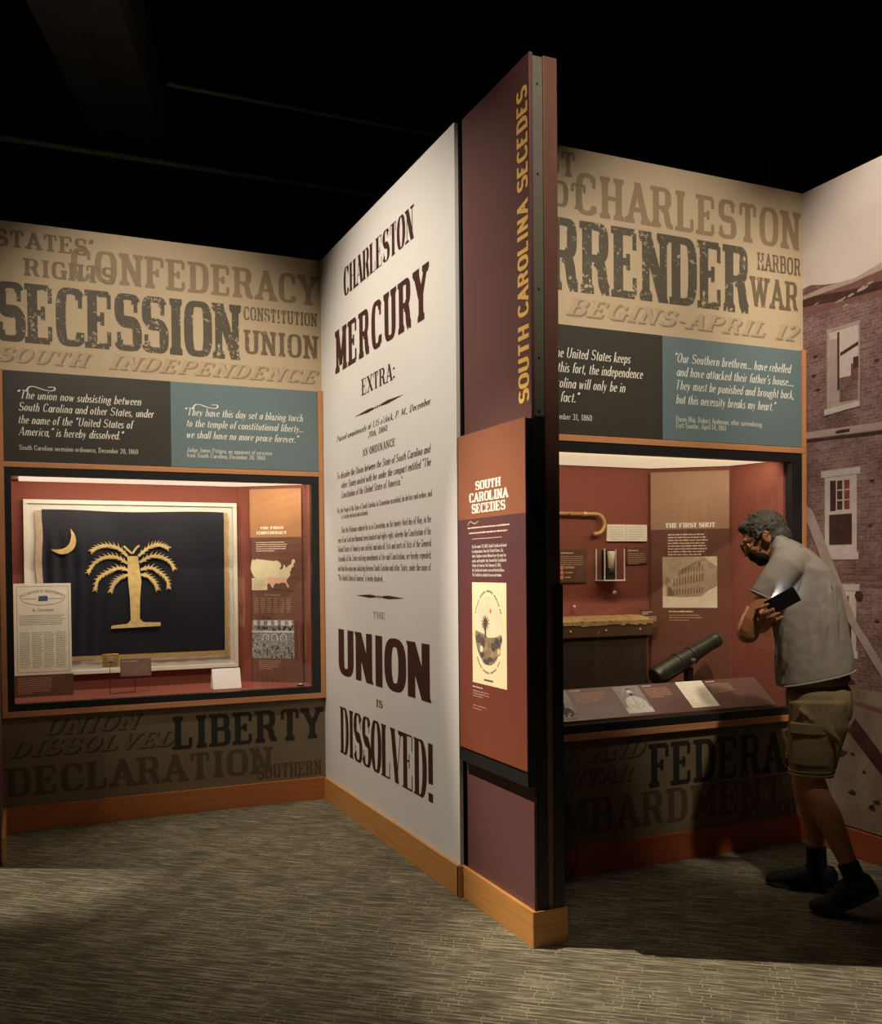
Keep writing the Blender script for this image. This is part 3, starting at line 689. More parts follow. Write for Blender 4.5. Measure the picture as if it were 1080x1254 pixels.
# dark services under the ceiling
def ceil_thing(name, mb, m, label, cat, group=None): return tag(mb.build(name, m, smooth=True), label, cat, group)
tag(MB().obox((-.3, 4.6, 4.75), (1.25, 4.4, 0), (.5, -.14, 0), (0, 0, .55)).build('air_duct', 'duct', bev=.01), 'wide black air duct running diagonally under the ceiling', 'duct')
ceil_thing('conduit', MB().tube([(-2.5, 7.55, 4.6), (1.7, 7.5, 4.6), (8.5, 7.4, 4.6)], .022, 10), 'pipe', 'long thin conduit crossing high under the dark ceiling', 'pipe')
ceil_thing('conduit', MB().tube([(1.0, 6.9, 4.9), (3.4, 6.9, 4.9), (8.5, 6.8, 4.9)], .016, 10), 'pipe', 'thinner conduit running just below the long one', 'pipe')
ceil_thing('steel_beam', MB().box(-5, 8.8, 9.4, 9.42, 4.78, 5.28).box(-5, 8.8, 9.3, 9.52, 4.76, 4.785).box(-5, 8.8, 9.3, 9.52, 5.27, 5.299), 'duct', 'dark steel beam spanning behind the exhibit walls', 'beam')
dp = thing('drop_pipe', (6.05, 7.2, 4.2), 'thick dark vertical pipe with a flange above the right bay', 'pipe')
MB().lathe([(0, .085), (1.0, .085)], (6.05, 7.2, 4.28), (0, 0, 1), 20).build('pipe', 'pipe', dp, smooth=True)
MB().lathe([(0, .06), (.01, .12), (.05, .12), (.07, .085)], (6.05, 7.2, 4.22), (0, 0, 1), 20).build('flange', 'pipe', dp)
for a in range(6): MB().lathe([(0, .014), (.02, .014)], (6.05+.103*math.cos(a*PI/3), 7.2+.103*math.sin(a*PI/3), 4.27), (0, 0, 1), 6).build('bolt', 'pipe', dp)
MB().tube([(3.2, 7.2, 4.17), (5.0, 7.2, 4.17), (8.6, 7.2, 4.17)], .075, 16).build('cross_pipe', 'pipe', dp, smooth=True)
def bend(cx, z0, r, d):
    return [(cx, 7.0, 5.29), (cx, 7.0, z0+r)]+[(cx+d*(r-r*math.cos(a*PI/12)), 7.0, z0+r-r*math.sin(a*PI/12)) for a in range(1, 7)]+[(cx+d*(r+.35), 7.0, z0)]
ceil_thing('bent_conduit', MB().tube(bend(6.42, 4.55, .2, -1), .026, 10), 'pipe', 'curved dark conduit bending in beside the thick vertical pipe', 'pipe')
ceil_thing('bent_conduit', MB().tube(bend(6.52, 4.62, .18, 1), .026, 10), 'pipe', 'curved dark conduit bending away towards the right edge', 'pipe')
# ------------------------------------------------------------------ quote boards
M['qdark'] = mat('charcoal_board', (.040, .038, .028), .40, var=.10, scale=2, bmp=.12, bscale=900, spec=.5)
M['qteal'] = mat('slate_teal_board', (.128, .184, .190), .40, var=.06, scale=2, bmp=.12, bscale=900, spec=.5)
M['cream'] = ink('cream_ink', (.80, .76, .64), (0, 0, 0), rough=.5)
def quote(label, m, Yf, x0, x1, edge, rows, swash=None):
    t = thing('quote_panel', ((x0+x1)/2, Yf-.012, 2.14), label, 'sign', 'quotation panels above the display cases')
    B(x0, x1, Yf-.024, Yf-.001, 2.142, 2.662).build('board', m, t, bev=.001)
    if edge: B(edge[0], edge[1], Yf-.030, Yf-.001, 2.140, 2.668).build('wood_edge', 'trimv', t, bev=.001)
    pl = Plane((0, Yf-.024, 0), (1, 0, 0), (0, 0, 1))
    for txt, st, a, b, z, h in rows: letters('lettering', txt, st, pl, (a, b, z, z+h), 'cream', t, mode='base')
    if swash:
        a, z = swash
        P = [(a, z), (a+.02, z+.028), (a+.05, z+.030), (a+.09, z+.018), (a+.13, z+.012), (a+.155, z+.020), (a+.150, z+.034), (a+.115, z+.032)]
        Q = []
        for i in range(len(P)-1):
            p0, p1, p2, p3 = P[max(i-1, 0)], P[i], P[i+1], P[min(i+2, len(P)-1)]
            for s in range(5):
                f = s/5; Q.append(tuple(.5*(2*p1[k]+(p2[k]-p0[k])*f+(2*p0[k]-5*p1[k]+4*p2[k]-p3[k])*f*f+(3*p1[k]-p0[k]-3*p2[k]+p3[k])*f**3) for k in (0, 1)))
        mb = MB()
        for q in strip(Q, lambda tx, ty, y: .0035+.005*abs(ty)): pl.poly(mb, q[::-1], .0008)
        mb.build('swash', 'cream', t)
    return t
k = .9955
quote('charcoal quotation panel above the left case, white italics on the union now subsisting', 'qdark', YL, -.066, .865, (-.097, -.067), [(a, s, u*k, v*k, z, h) for a, s, u, v, z, h in [
 ('"The union now subsisting between', 'ital', .011, .697, 2.504, .048), ('South Carolina and other States, under', 'ital', .016, .772, 2.434, .048),
 ('the name of the "United States of', 'ital', .015, .657, 2.361, .048), ('America," is hereby dissolved."', 'ital', .014, .597, 2.293, .048),
 ('South Carolina secession ordinance, December 20, 1860', 'roman', .016, .674, 2.210, .027)]], (.055, 2.545))
quote('slate-teal quotation panel above the left case, white italics on a blazing torch', 'qteal', YL, .866, 1.796, (1.797, 1.828), [(a, s, u*k, v*k, z, h) for a, s, u, v, z, h in [
 ('"They have this day set a blazing torch', 'ital', .956, 1.704, 2.461, .046), ('to the temple of constitutional liberty...', 'ital', .966, 1.708, 2.392, .046),
 ('we shall have no more peace forever."', 'ital', .966, 1.679, 2.323, .046), ('Judge James Petigru, an opponent of secession', 'roman', .964, 1.497, 2.237, .026),
 ('from South Carolina, December 20, 1860', 'roman', .964, 1.454, 2.204, .026)]], (.995, 2.50))
k = .9935
quote('charcoal quotation panel above the right case, partly hidden by the dividing wall', 'qdark', YR, 1.996, 2.968, None, [(a, s, u*k, v*k, z, h) for a, s, u, v, z, h in [
 ('the United States keeps', 'ital', 2.355, 2.795, 2.506, .048), ('this fort, the independence', 'ital', 2.378, 2.869, 2.436, .048),
 ('Carolina will only be in', 'ital', 2.315, 2.763, 2.362, .048), ('a fact."', 'ital', 2.350, 2.502, 2.295, .048), ('December 31, 1860', 'roman', 2.320, 2.567, 2.211, .027)]])
quote('slate-teal quotation panel above the right case, white italics on our Southern brethren', 'qteal', YR, 2.969, 3.884, (3.885, 3.914), [(a, s, u*k, v*k, z, h) for a, s, u, v, z, h in [
 ('"Our Southern brethren... have rebelled', 'ital', 3.067, 3.840, 2.536, .046), ("and have attacked their father's house....", 'ital', 3.077, 3.854, 2.467, .046),
 ('They must be punished and brought back,', 'ital', 3.076, 3.854, 2.399, .046), ('but this necessity breaks my heart."', 'ital', 3.071, 3.733, 2.328, .046),
 ('Union Maj. Robert Anderson, after surrendering', 'roman', 3.070, 3.631, 2.238, .026), ('Fort Sumter, April 14, 1861', 'roman', 3.070, 3.390, 2.206, .026)]])

# ------------------------------------------------------------------ display cases
def case(label, Yf, x0, x1, xi0, xi1, zf, yb, diag, side, zc, dmat, dlo, fill_watts):
    """x0,x1 outer trim; xi0,xi1 glass; diag = two plan points of the slanted inner wall; side = where the end wall meets the glass"""
    t = thing('display_case', ((x0+x1)/2, Yf+.3, .665), label, 'display case', 'wall display cases')
    tw = .030
    B(x0, x1, Yf-.030, Yf+.012, 2.108, 2.139).build('trim_rail', 'trim', t, bev=.0015)
    B(x0, x1, Yf-.030, Yf+.012, .665, .699).build('trim_rail', 'trim', t, bev=.0015)
    B(x0, x0+tw, Yf-.030, Yf+.012, .6995, 2.1075).build('trim_stile', 'trimv', t, bev=.0015)
    B(x1-tw, x1, Yf-.030, Yf+.012, .6995, 2.1075).build('trim_stile', 'trimv', t, bev=.0015)
    B(x0+tw, x1-tw, Yf-.026, Yf+.022, 2.060, 2.1075).build('black_rail', 'blackmetal', t, bev=.001)
    B(x0+tw, x1-tw, Yf-.026, Yf+.022, .6995, .741).build('black_rail', 'blackmetal', t, bev=.001)
    B(x0+tw, xi0, Yf-.026, Yf+.022, .7415, 2.0595).build('black_stile', 'blackmetal', t, bev=.001)
    B(xi1, x1-tw, Yf-.026, Yf+.022, .7415, 2.0595).build('black_stile', 'blackmetal', t, bev=.001)
    MB().quad((xi0, Yf-.002, .7415), (xi1, Yf-.002, .7415), (xi1, Yf-.002, 2.0595), (xi0, Yf-.002, 2.0595)).build('glass_pane', 'glass', t)
    B(xi0+.03, side[0]-.06, Yf+.024, Yf+.034, zc-.004, zc+.010).build('added_led_bar', 'whiteedge', t)  # added bar and area fill, unseen behind the rail, brighten the contents
    al = bpy.data.lights.new('case_fill', 'AREA'); al.shape = 'RECTANGLE'; al.size = side[0]-xi0-.12; al.size_y = .010; al.energy = fill_watts; al.color = (1, .87, .70)
    ao = bpy.data.objects.new('case_fill', al); COL.objects.link(ao); ao.location = ((xi0+side[0])/2-.01, Yf+.040, zc-.006); ao.rotation_euler = Vector((0, .72, -.70)).to_track_quat('-Z', 'Y').to_euler()
    B(xi0-.02, diag[0][0]+.03, yb, yb+.02, zf-.02, zc+.03).build('back_wall', 'red', t)
    B(xi0-.02, xi0-.001, Yf+.022, yb, zf-.02, zc+.03).build('side_wall', 'red', t)
    (ax, ay), (bx, by) = diag
    MB().prism([(ax, ay, zf-.02), (bx, by, zf-.02), (bx+.012, by+.016, zf-.02), (ax+.012, ay+.016, zf-.02)], (0, 0, zc+.05-zf)).build('slanted_wall', 'red', t)
    MB().prism([(bx, by, zf-.02), (side[0], side[1], zf-.02), (side[0]+.02, side[1], zf-.02), (bx+.02, by+.01, zf-.02)], (0, 0, zc+.05-zf)).build('side_wall', 'red', t)
    MB().prism([(xi0-.02, Yf+.022, zf-.02), (side[0]+.02, Yf+.022, zf-.02), (bx, by, zf-.02), (ax, ay, zf-.02), (ax, yb, zf-.02), (xi0-.02, yb, zf-.02)], (0, 0, .02)).build('case_floor', 'red', t)
    MB().prism([(xi0-.02, Yf+.022, zc+.012), (side[0]+.02, Yf+.022, zc+.012), (bx, by, zc+.012), (ax, ay, zc+.012), (ax, yb, zc+.012), (xi0-.02, yb, zc+.012)], (0, 0, .02)).build('case_ceiling', 'whiteedge', t)
    MB().prism([(xi0+dlo, Yf+.035, zc), (side[0]-.02, Yf+.035, zc), (bx-.03, by-.03, zc), (ax-.02, ay-.035, zc), (xi0+dlo, yb-.03, zc)], (0, 0, .010)).build('light_diffuser', dmat, t)
    return t
DL = ((1.385, 6.578), (1.782, 6.286)); DR = ((3.372, 4.600), (3.732, 4.320))
case('left display case with honey wood and black frame holding the framed flag', YL, -.097, 1.828, -.030, 1.748, .738, 6.58, DL, (1.782, 6.056), 2.076, 'diff', .04, 10)
case('right display case with honey wood and black frame holding the trunk and mortar', YR, 1.990, 3.915, 2.04, 3.815, .735, 4.60, DR, (3.800, 3.981), 2.072, 'diff2', 0, 5.5)

# ------------------------------------------------------------------ objects in the left case
M['mat'] = mat('cream_mat_board', (.66, .62, .52), .8, var=.03, bmp=.05, spec=.2)
M['navy'] = mat('navy_silk', (.0042, .0048, .0105), .5, var=.35, scale=4, spec=.35, bmp=.1, bscale=400, stretch=(3, 1, 1))
M['fringe'] = mat('gold_fringe', (.44, .30, .12), .8, var=.35, scale=120, spec=.2, stretch=(1, 1, 1))
M['hoist'] = mat('worn_cream_binding', (.47, .36, .24), .85, var=.2, scale=30)
M['goldcloth'] = mat('gold_applique', (.55, .40, .155), .75, var=.22, scale=26, bmp=.2, bscale=160, spec=.25)
ff = thing('framed_flag', (.70, 6.56, .84), 'dark blue flag with gold palmetto and crescent in a cream frame', 'framed flag')
fx0, fx1, fz0, fz1 = .033, 1.373, .842, 1.963
B(fx0, fx1, 6.560, 6.578, fz0, fz1).build('mat_board', 'mat', ff)
for a, b, c, d in [(fx0, fx1, fz1-.026, fz1), (fx0, fx1, fz0, fz0+.026), (fx0, fx0+.026, fz0+.0265, fz1-.0265), (fx1-.026, fx1, fz0+.0265, fz1-.0265)]:
    B(a, b, 6.540, 6.5595, c, d).build('frame_rail', 'mat', ff, bev=.002)
def flag_y(x, z):
    s = max(0, 1-(x-.1)/.50)
    top = max(0, min(1, (1.80-z)/.25))
    return 6.548-(.010*math.sin(x*75+1.2*math.sin(z*3))*s*top + .003*math.sin(x*14+z*5) + .004*math.sin(z*9+x*2)*(1-top*.5))-.012*s
M['navy'].node_tree.nodes['Principled BSDF'].inputs['Sheen Weight'].default_value = .10
mb = MB(); nx, nz = 110, 40
for j in range(nz+1):
    for i in range(nx+1):
        x = .140+(1.284-.140)*i/nx; z = .958+(1.897-.958)*j/nz
        if j == nz: z += .005*math.sin(x*7)
        mb.v.append((x, flag_y(x, z), z))
for j in range(nz):
    for i in range(nx): a = j*(nx+1)+i; mb.f.append((a, a+1, a+nx+2, a+nx+1))
flag = mb.build('flag', 'navy', ff, smooth=True)
mb = MB()
for j in range(24):
    z0, z1 = .945+j*.0395, .945+(j+1)*.0395
    w0, w1 = .004*math.sin(j*.7), .004*math.sin((j+1)*.7)
    mb.quad((.102+w0, 6.534, z0), (.140+w0, 6.530, z0), (.140+w1, 6.530, z1), (.102+w1, 6.534, z1))
mb.build('hoist_binding', 'hoist', flag, solid=.004)
mb = MB()
for j in range(160):       # right-hand fringe, strand by strand
    z = .925+j*.00608; l = .030+.005*math.sin(j*1.9)+.004*math.sin(j*.31)
    mb.box(1.284, 1.284+l, 6.536, 6.540, z, z+.0048)
mb.build('fringe', 'fringe', flag)
mb = MB()
for j in range(230):
    x = .14+j*.00500; l = .030+.004*math.sin(j*2.3)+.004*math.sin(j*.23)
    mb.box(x, x+.0040, 6.536, 6.540, .958-l+.006*math.sin(x*5), .960)
mb.build('fringe', 'fringe', flag)
def c2(cx, cy): return (.3159+cx*.000666, 1.770-cy*.000696)
def crv(P, n=14):
    Q = []
    for i in range(len(P)-1):
        p0, p1, p2, p3 = P[max(i-1, 0)], P[i], P[i+1], P[min(i+2, len(P)-1)]
        for s in range(n):
            f = s/n; Q.append(tuple(.5*(2*p1[k]+(p2[k]-p0[k])*f+(2*p0[k]-5*p1[k]+4*p2[k]-p3[k])*f*f+(3*p1[k]-p0[k]-3*p2[k]+p3[k])*f**3) for k in (0, 1)))
    return Q+[P[-1]]
plF = Plane((0, 6.530, 0), (1, 0, 0), (0, 0, 1))
palm = MB()
tr = [c2(*p) for p in [(505, 240), (510, 480), (525, 640), (530, 840), (500, 875), (350, 890), (345, 918), (815, 905), (812, 870), (650, 865), (615, 830), (620, 640), (635, 480), (605, 240)]]
palm.prism([plF.at(a, b, .002) for a, b in tr], (0, .004, 0))
def frond(P, mb, leaf=72):
    Q = crv([c2(*p) for p in P], 3); k = len(Q)
    for q in strip(Q, lambda a, b, y: .017): plF.poly(mb, q[::-1], .0035)
    for i in range(1, k):
        x, z = Q[i]; dx, dz = Q[i][0]-Q[i-1][0], Q[i][1]-Q[i-1][1]; l = math.hypot(dx, dz); dx /= l; dz /= l
        L = leaf*.00068*(1-.45*i/k)*(.75 if i < 3 else 1)
        for s in (1, -1):
            nx_, nz_ = -dz*s, dx*s
            tipx, tipz = x+nx_*L*.62+dx*L*.75, z+nz_*L*.62+dz*L*.75
            tri = [(x-dx*.011, z-dz*.011), (x+dx*.007, z+dz*.007), (tipx, tipz)]
            if s < 0: tri = tri[::-1]
            plF.poly(mb, tri[::-1], .003+.0001*(i % 3))
for P in [[(505, 240), (430, 170), (330, 140), (240, 155), (180, 190)], [(505, 310), (420, 255), (320, 245), (210, 295), (145, 385)], [(512, 372), (430, 350), (330, 385), (235, 450), (205, 545)], [(512, 415), (440, 440), (380, 490), (348, 562)],
          [(610, 240), (700, 165), (780, 132), (845, 140), (890, 162)], [(620, 300), (720, 245), (820, 245), (910, 295), (948, 355)], [(630, 368), (720, 350), (805, 390), (880, 465), (893, 535)], [(630, 415), (690, 425), (755, 480), (787, 548)]]:
    frond(P, palm)
for P in [[(550, 215), (510, 180), (475, 145)], [(555, 215), (590, 165), (620, 140)]]:
    for q in strip(crv([c2(*p) for p in P], 5), lambda a, b, y: .012): plF.poly(palm, q[::-1], .003)
palm.build('palmetto', 'goldcloth', flag)
cr = [(.308, 1.782), (.333, 1.74), (.341, 1.695), (.326, 1.652), (.295, 1.624), (.255, 1.616), (.220, 1.626), (.190, 1.647), (.235, 1.646), (.272, 1.656), (.300, 1.684), (.313, 1.735)]
MB().prism([plF.at(a, b, .006) for a, b in crv(cr[:8], 4)+crv(cr[8:], 4)], (0, .004, 0)).build('crescent', 'goldcloth', flag)

M['paper'] = mat('aged_paper', (.74, .68, .53), .8, var=.07, scale=9, spec=.15)
M['greyink'] = ink('grey_print', (.33, .29, .22), (.6, .55, .45))
M['darkink'] = ink('dark_print', (.10, .085, .07), (.6, .55, .45))
M['blueink'] = ink('blue_print', (.06, .09, .20), (.6, .55, .45))
M['labelb'] = mat('brown_label', (.115, .050, .026), .55, var=.08, spec=.3)
M['labelt'] = ink('tan_print_fine', (.42, .25, .15), (.1, .05, .03))
M['labelw'] = ink('light_print_fine', (.68, .52, .38), (.1, .05, .03))
ds = thing('document_stand', (.13, 6.34, .738), 'cream printed broadside on a board with a brown label beneath it', 'document')
B(-.030, .303, 6.345, 6.352, .7385, .872).build('label_board', 'labelb', ds)
B(-.030, .296, 6.345, 6.352, .8725, 1.434).build('broadside', 'paper', ds)
B(.10, .17, 6.352, 6.46, .7385, .745).build('foot', 'blackmetal', ds)
plD = Plane((0, 6.345, 0), (1, 0, 0), (0, 0, 1))
mb = MB()
for a, b, c, d in [(-.014, .282, 1.414, 1.417), (-.014, .282, .888, .891), (-.014, -.011, .888, 1.417), (.279, .282, .888, 1.417)]: plD.rect(mb, a, b, c, d)
mb.build('border', 'greyink', ds)
mb = MB()
def arched(mb, pl, text, style, cx, cz, wid, h, rise, off=.0008):
    gs = [g for _, g in text_groups(text, style)]; xs = [p[0] for g in gs for q in g for p in q]; x0, x1 = min(xs), max(xs)
    for g in gs:
        for q in g:
            P = []
            for a, b in q:
                s = (a-x0)/(x1-x0)-.5; P.append(pl.at(cx+s*wid, cz+b*h+rise*(1-4*s*s), off))
            if (P[1]-P[0]).cross(P[2]-P[0]).dot(pl.n) < 0: P.reverse()
            mb.quad(*P)
arched(mb, plD, 'DECLARATION OF INDEPENDENCE', 'romanb', .134, 1.345, .262, .016, .034)
mb.build('lettering', 'darkink', ds)
mb = MB(); plD.poly(mb, [(.108, 1.325), (.160, 1.325), (.166, 1.345), (.157, 1.358), (.112, 1.356)]); mb.build('printed_flag', 'blueink', ds)
mb = MB()
for q in strip([(.134+.125*math.cos(a*PI/12), 1.345-.045*math.sin(a*PI/12)) for a in range(13)], lambda a, b, y: .004): plD.poly(mb, q)
plD.rect(mb, .02, .10, 1.338, 1.342); plD.rect(mb, .17, .25, 1.338, 1.342)
letters('lettering', 'by Convention', 'ital', plD, (.075, .195, 1.262, 1.282), 'darkink', ds, mode='base')
mb.build('ornament', 'greyink', ds)
greek('print_lines', plD, .0, .268, 1.235, 6, .011, .0045, 'greyink', ds, last=.9)
for c in range(4): greek('print_lines', plD, .002+c*.068, .062+c*.068, 1.130, 20, .0112, .0045, 'greyink', ds, last=.7, rng=random.Random(c))
greek('print_lines', plD, -.012, .19, .852, 9, .0115, .0045, 'labelt', ds, last=.4)

M['goldplate'] = mat('gilt_plate', (.62, .38, .11), .4, var=.15, scale=25, metal=.5)
M['gilt'] = mat('bright_gilt', (.85, .70, .38), .3, var=.1, metal=.6)
M['greylabel'] = mat('grey_brown_label', (.20, .135, .105), .55, var=.06)
br = thing('brooch_mount', (.515, 6.24, .738), 'small gilt ornament on a square tan plate held by a wire stand', 'ornament')
B(.468, .564, 6.238, 6.246, .909, .992).build('plate', 'goldplate', br, bev=.002)
plb = Plane((0, 6.238, 0), (1, 0, 0), (0, 0, 1))
mb = MB()
st = [(.516+(.030 if i % 2 == 0 else .017)*math.sin(i*PI/6), .957+(.030 if i % 2 == 0 else .017)*math.cos(i*PI/6)) for i in range(12)]
mb.prism([plb.at(a, b, .0045) for a, b in st[::-1]], (0, .004, 0)); mb.box(.507, .525, 6.2335, 6.2375, .922, .945)
mb.build('ornament', 'gilt', br)
MB().tube([(.512, 6.249, .93), (.512, 6.249, .7425)], .002, 8).tube([(.512, 6.249, .7425), (.66, 6.285, .7425)], .002, 8).build('wire_stand', 'blackmetal', br)
lb = thing('label_card', (.665, 6.24, .738), 'grey-brown label on a wire stand to the right of the gilt ornament', 'label')
B(.572, .758, 6.236, 6.243, .846, .956).build('plate', 'greylabel', lb, bev=.001)
pll = Plane((0, 6.236, 0), (1, 0, 0), (0, 0, 1))
greek('print_lines', pll, .580, .70, .937, 1, .01, .006, 'labelw', lb, last=.8)
greek('print_lines', pll, .580, .745, .922, 7, .0105, .0042, 'labelt', lb)
MB().tube([(.66, 6.246, .86), (.66, 6.246, .7425), (.66, 6.28, .7425)], .002, 8).build('wire_stand', 'blackmetal', lb)
M['card'] = mat('white_card', (.80, .76, .70), .6, var=.02)
MB_ = MB(); MB_.prism([(1.135, 6.19, .7385), (1.135, 6.285, .7385), (1.135, 6.243, .866), (1.135, 6.236, .866)], (.182, 0, 0))
tag(MB_.build('tent_card', 'card', bev=.001), 'blank white folded card standing at the right of the case floor', 'label')
hg = thing('humidity_gauge', (1.69, 6.11, .738), 'tiny black gauge lying in the front right corner of the left case', 'gauge')
MB().lathe([(0, .022), (.010, .022), (.012, .019)], (1.69, 6.115, .7385), (0, 0, 1), 20).build('case', 'blackmetal', hg)
MB().lathe([(0, .016), (.001, .016)], (1.69, 6.115, .7506), (0, 0, 1), 20).build('dial', 'card', hg)

# slanted text panels inside the cases
M['ptop'] = mat('copper_print', (.36, .165, .055), .55, var=.06, spec=.35)
M['pbot'] = mat('deep_brown_print', (.125, .042, .022), .55, var=.06, spec=.35)
M['ptopR'] = mat('mocha_print', (.30, .165, .088), .55, var=.06, spec=.35)
def slant_panel(label, a, c, z0, z1, zs, top, rest):
    A = Vector((a[0], a[1], 0)); C_ = Vector((c[0], c[1], 0)); u = (C_-A); L = u.length
    pl = Plane(A, u, (0, 0, 1)); t = thing('exhibit_sign', ((a[0]+c[0])/2, (a[1]+c[1])/2, z0), label, 'sign', 'slanted text panels in the cases')
    mb = MB(); pl.slab(mb, 0, L, z0, zs, -.008, 0); mb.build('lower_board', 'pbot', t)
    mb = MB(); pl.slab(mb, 0, L, zs, z1, -.008, 0); mb.build('upper_board', top, t)
    rest(t, pl, L); return t
M['mapland'] = print_mat('map_land', (.60, .52, .31), (.70, .62, .39), 9, 4)
M['mappink'] = print_mat('map_pink', (.66, .36, .25), (.74, .44, .32), 9, 4)
M['crowd'] = print_mat('crowd_photo', (.02, .02, .018), (.40, .39, .36), 85, 3)
M['photodark'] = print_mat('photo_dark', (.02, .018, .016), (.06, .055, .05), 60, 3)
M['photolight'] = print_mat('photo_light', (.45, .43, .40), (.62, .60, .56), 30, 3)
US = [(.02, .86), (.05, .97), (.11, .93), (.12, .98), (.50, .90), (.58, .92), (.66, .84), (.68, .74), (.645, .64), (.67, .60), (.72, .66), (.735, .78), (.76, .74), (.78, .66), (.84, .74), (.90, .80), (.905, .92), (.95, .97), (.99, .88), (.94, .78), (.95, .72), (.90, .66), (.885, .56), (.86, .50), (.88, .42), (.80, .27), (.785, .20), (.83, .08), (.845, .0), (.81, .0), (.765, .15), (.70, .17), (.62, .13), (.56, .15), (.51, .08), (.50, -.02), (.46, .02), (.42, .14), (.37, .13), (.32, .20), (.20, .23), (.15, .30), (.08, .36), (.03, .50), (.0, .64)]
SO = [(.37, .14), (.42, .15), (.46, .03), (.50, -.01), (.51, .09), (.56, .16), (.62, .14), (.70, .18), (.765, .16), (.81, .01), (.84, .01), (.825, .08), (.78, .20), (.795, .27), (.84, .33), (.74, .34), (.60, .33), (.48, .36), (.38, .38)]
def left_panel(t, pl, L):
    letters('lettering', 'THE FIRST', 'slabxt', pl, (L*.20, L*.66, 1.782, 1.800), 'cream', t, off=.001)
    letters('lettering', 'CONFEDERACY', 'slabxt', pl, (L*.13, L*.72, 1.748, 1.768), 'cream', t, off=.001)
    greek('print_lines', pl, L*.12, L*.72, 1.690, 5, .0145, .0062, 'labelw', t)
    mb = MB(); pl.poly(mb, [(L*(.005+.885*a), 1.385+.200*b) for a, b in US][::-1], .0015); mb.build('printed_map', 'mapland', t)
    mb = MB(); pl.poly(mb, [(L*(.005+.885*a), 1.385+.200*b) for a, b in SO], .002); mb.build('printed_map_south', 'mappink', t)
    mb = MB(); pl.rect(mb, L*.03, L*.33, 1.368, 1.450, .0022); mb.build('map_key', 'mapland', t)
    greek('print_lines', pl, L*.05, L*.30, 1.433, 5, .0135, .004, 'greyink', t, off=.0028)
    letters('lettering', 'The Confederate States', 'roman', pl, (L*.27, L*.58, 1.330, 1.340), 'labelw', t, mode='base')
    for c in range(6): greek('table_column', pl, L*(.07+c*.125), L*(.165+c*.125), 1.310, 8, .0135, .0045, 'labelt', t, rng=random.Random(40+c), last=.8)
    mb = MB(); pl.rect(mb, L*.02, L*.84, .902, 1.165, .001); mb.build('crowd_photograph', 'crowd', t)
    mb = MB(); pl.rect(mb, L*.02, L*.84, 1.078, 1.090, .0016)
    for c in range(3):
        cx = L*(.29+c*.17)
        for q in strip([(cx+.022*math.cos(a*PI/10), 1.040+.028*math.sin(a*PI/10)) for a in range(-2, 13)], lambda a, b, y: .006): pl.poly(mb, q[::-1], .0016)
    mb.build('printed_arches', 'photolight', t)
    for c in range(6): mb = MB(); pl.rect(mb, L*(.05+c*.135), L*(.12+c*.135), 1.125, 1.160, .0016); mb.build('printed_banner', 'photolight', t)
    rg = random.Random(5); mb = MB()
    for c in range(60):
        x = L*rg.uniform(.04, .82); z = rg.choice([rg.uniform(.91, 1.0), rg.uniform(1.095, 1.12)]); s = rg.uniform(.004, .008)
        pl.poly(mb, [(x+s*math.cos(a*PI/3), z+s*1.5*math.sin(a*PI/3)) for a in range(6)], .002+c*.00001)
    tag(mb.build('printed_figures', 'photodark', t), kind='stuff')
    greek('print_lines', pl, L*.15, L*.58, .882, 5, .0135, .0045, 'labelt', t)
slant_panel('copper and brown text panel with a map and crowd photograph, left case', (1.452, 6.497), (1.754, 6.281), .7385, 2.056, 1.727, 'ptop', left_panel)
M['sepia'] = print_mat('sepia_photo', (.40, .30, .18), (.55, .43, .28), 25, 5)
M['sepiad'] = print_mat('sepia_dark', (.12, .075, .04), (.19, .125, .07), 40, 4)
M['sepiam'] = print_mat('sepia_mid', (.25, .17, .10), (.36, .26, .155), 40, 5)
M['sepial'] = print_mat('sepia_light', (.55, .44, .30), (.66, .54, .38), 30, 4)
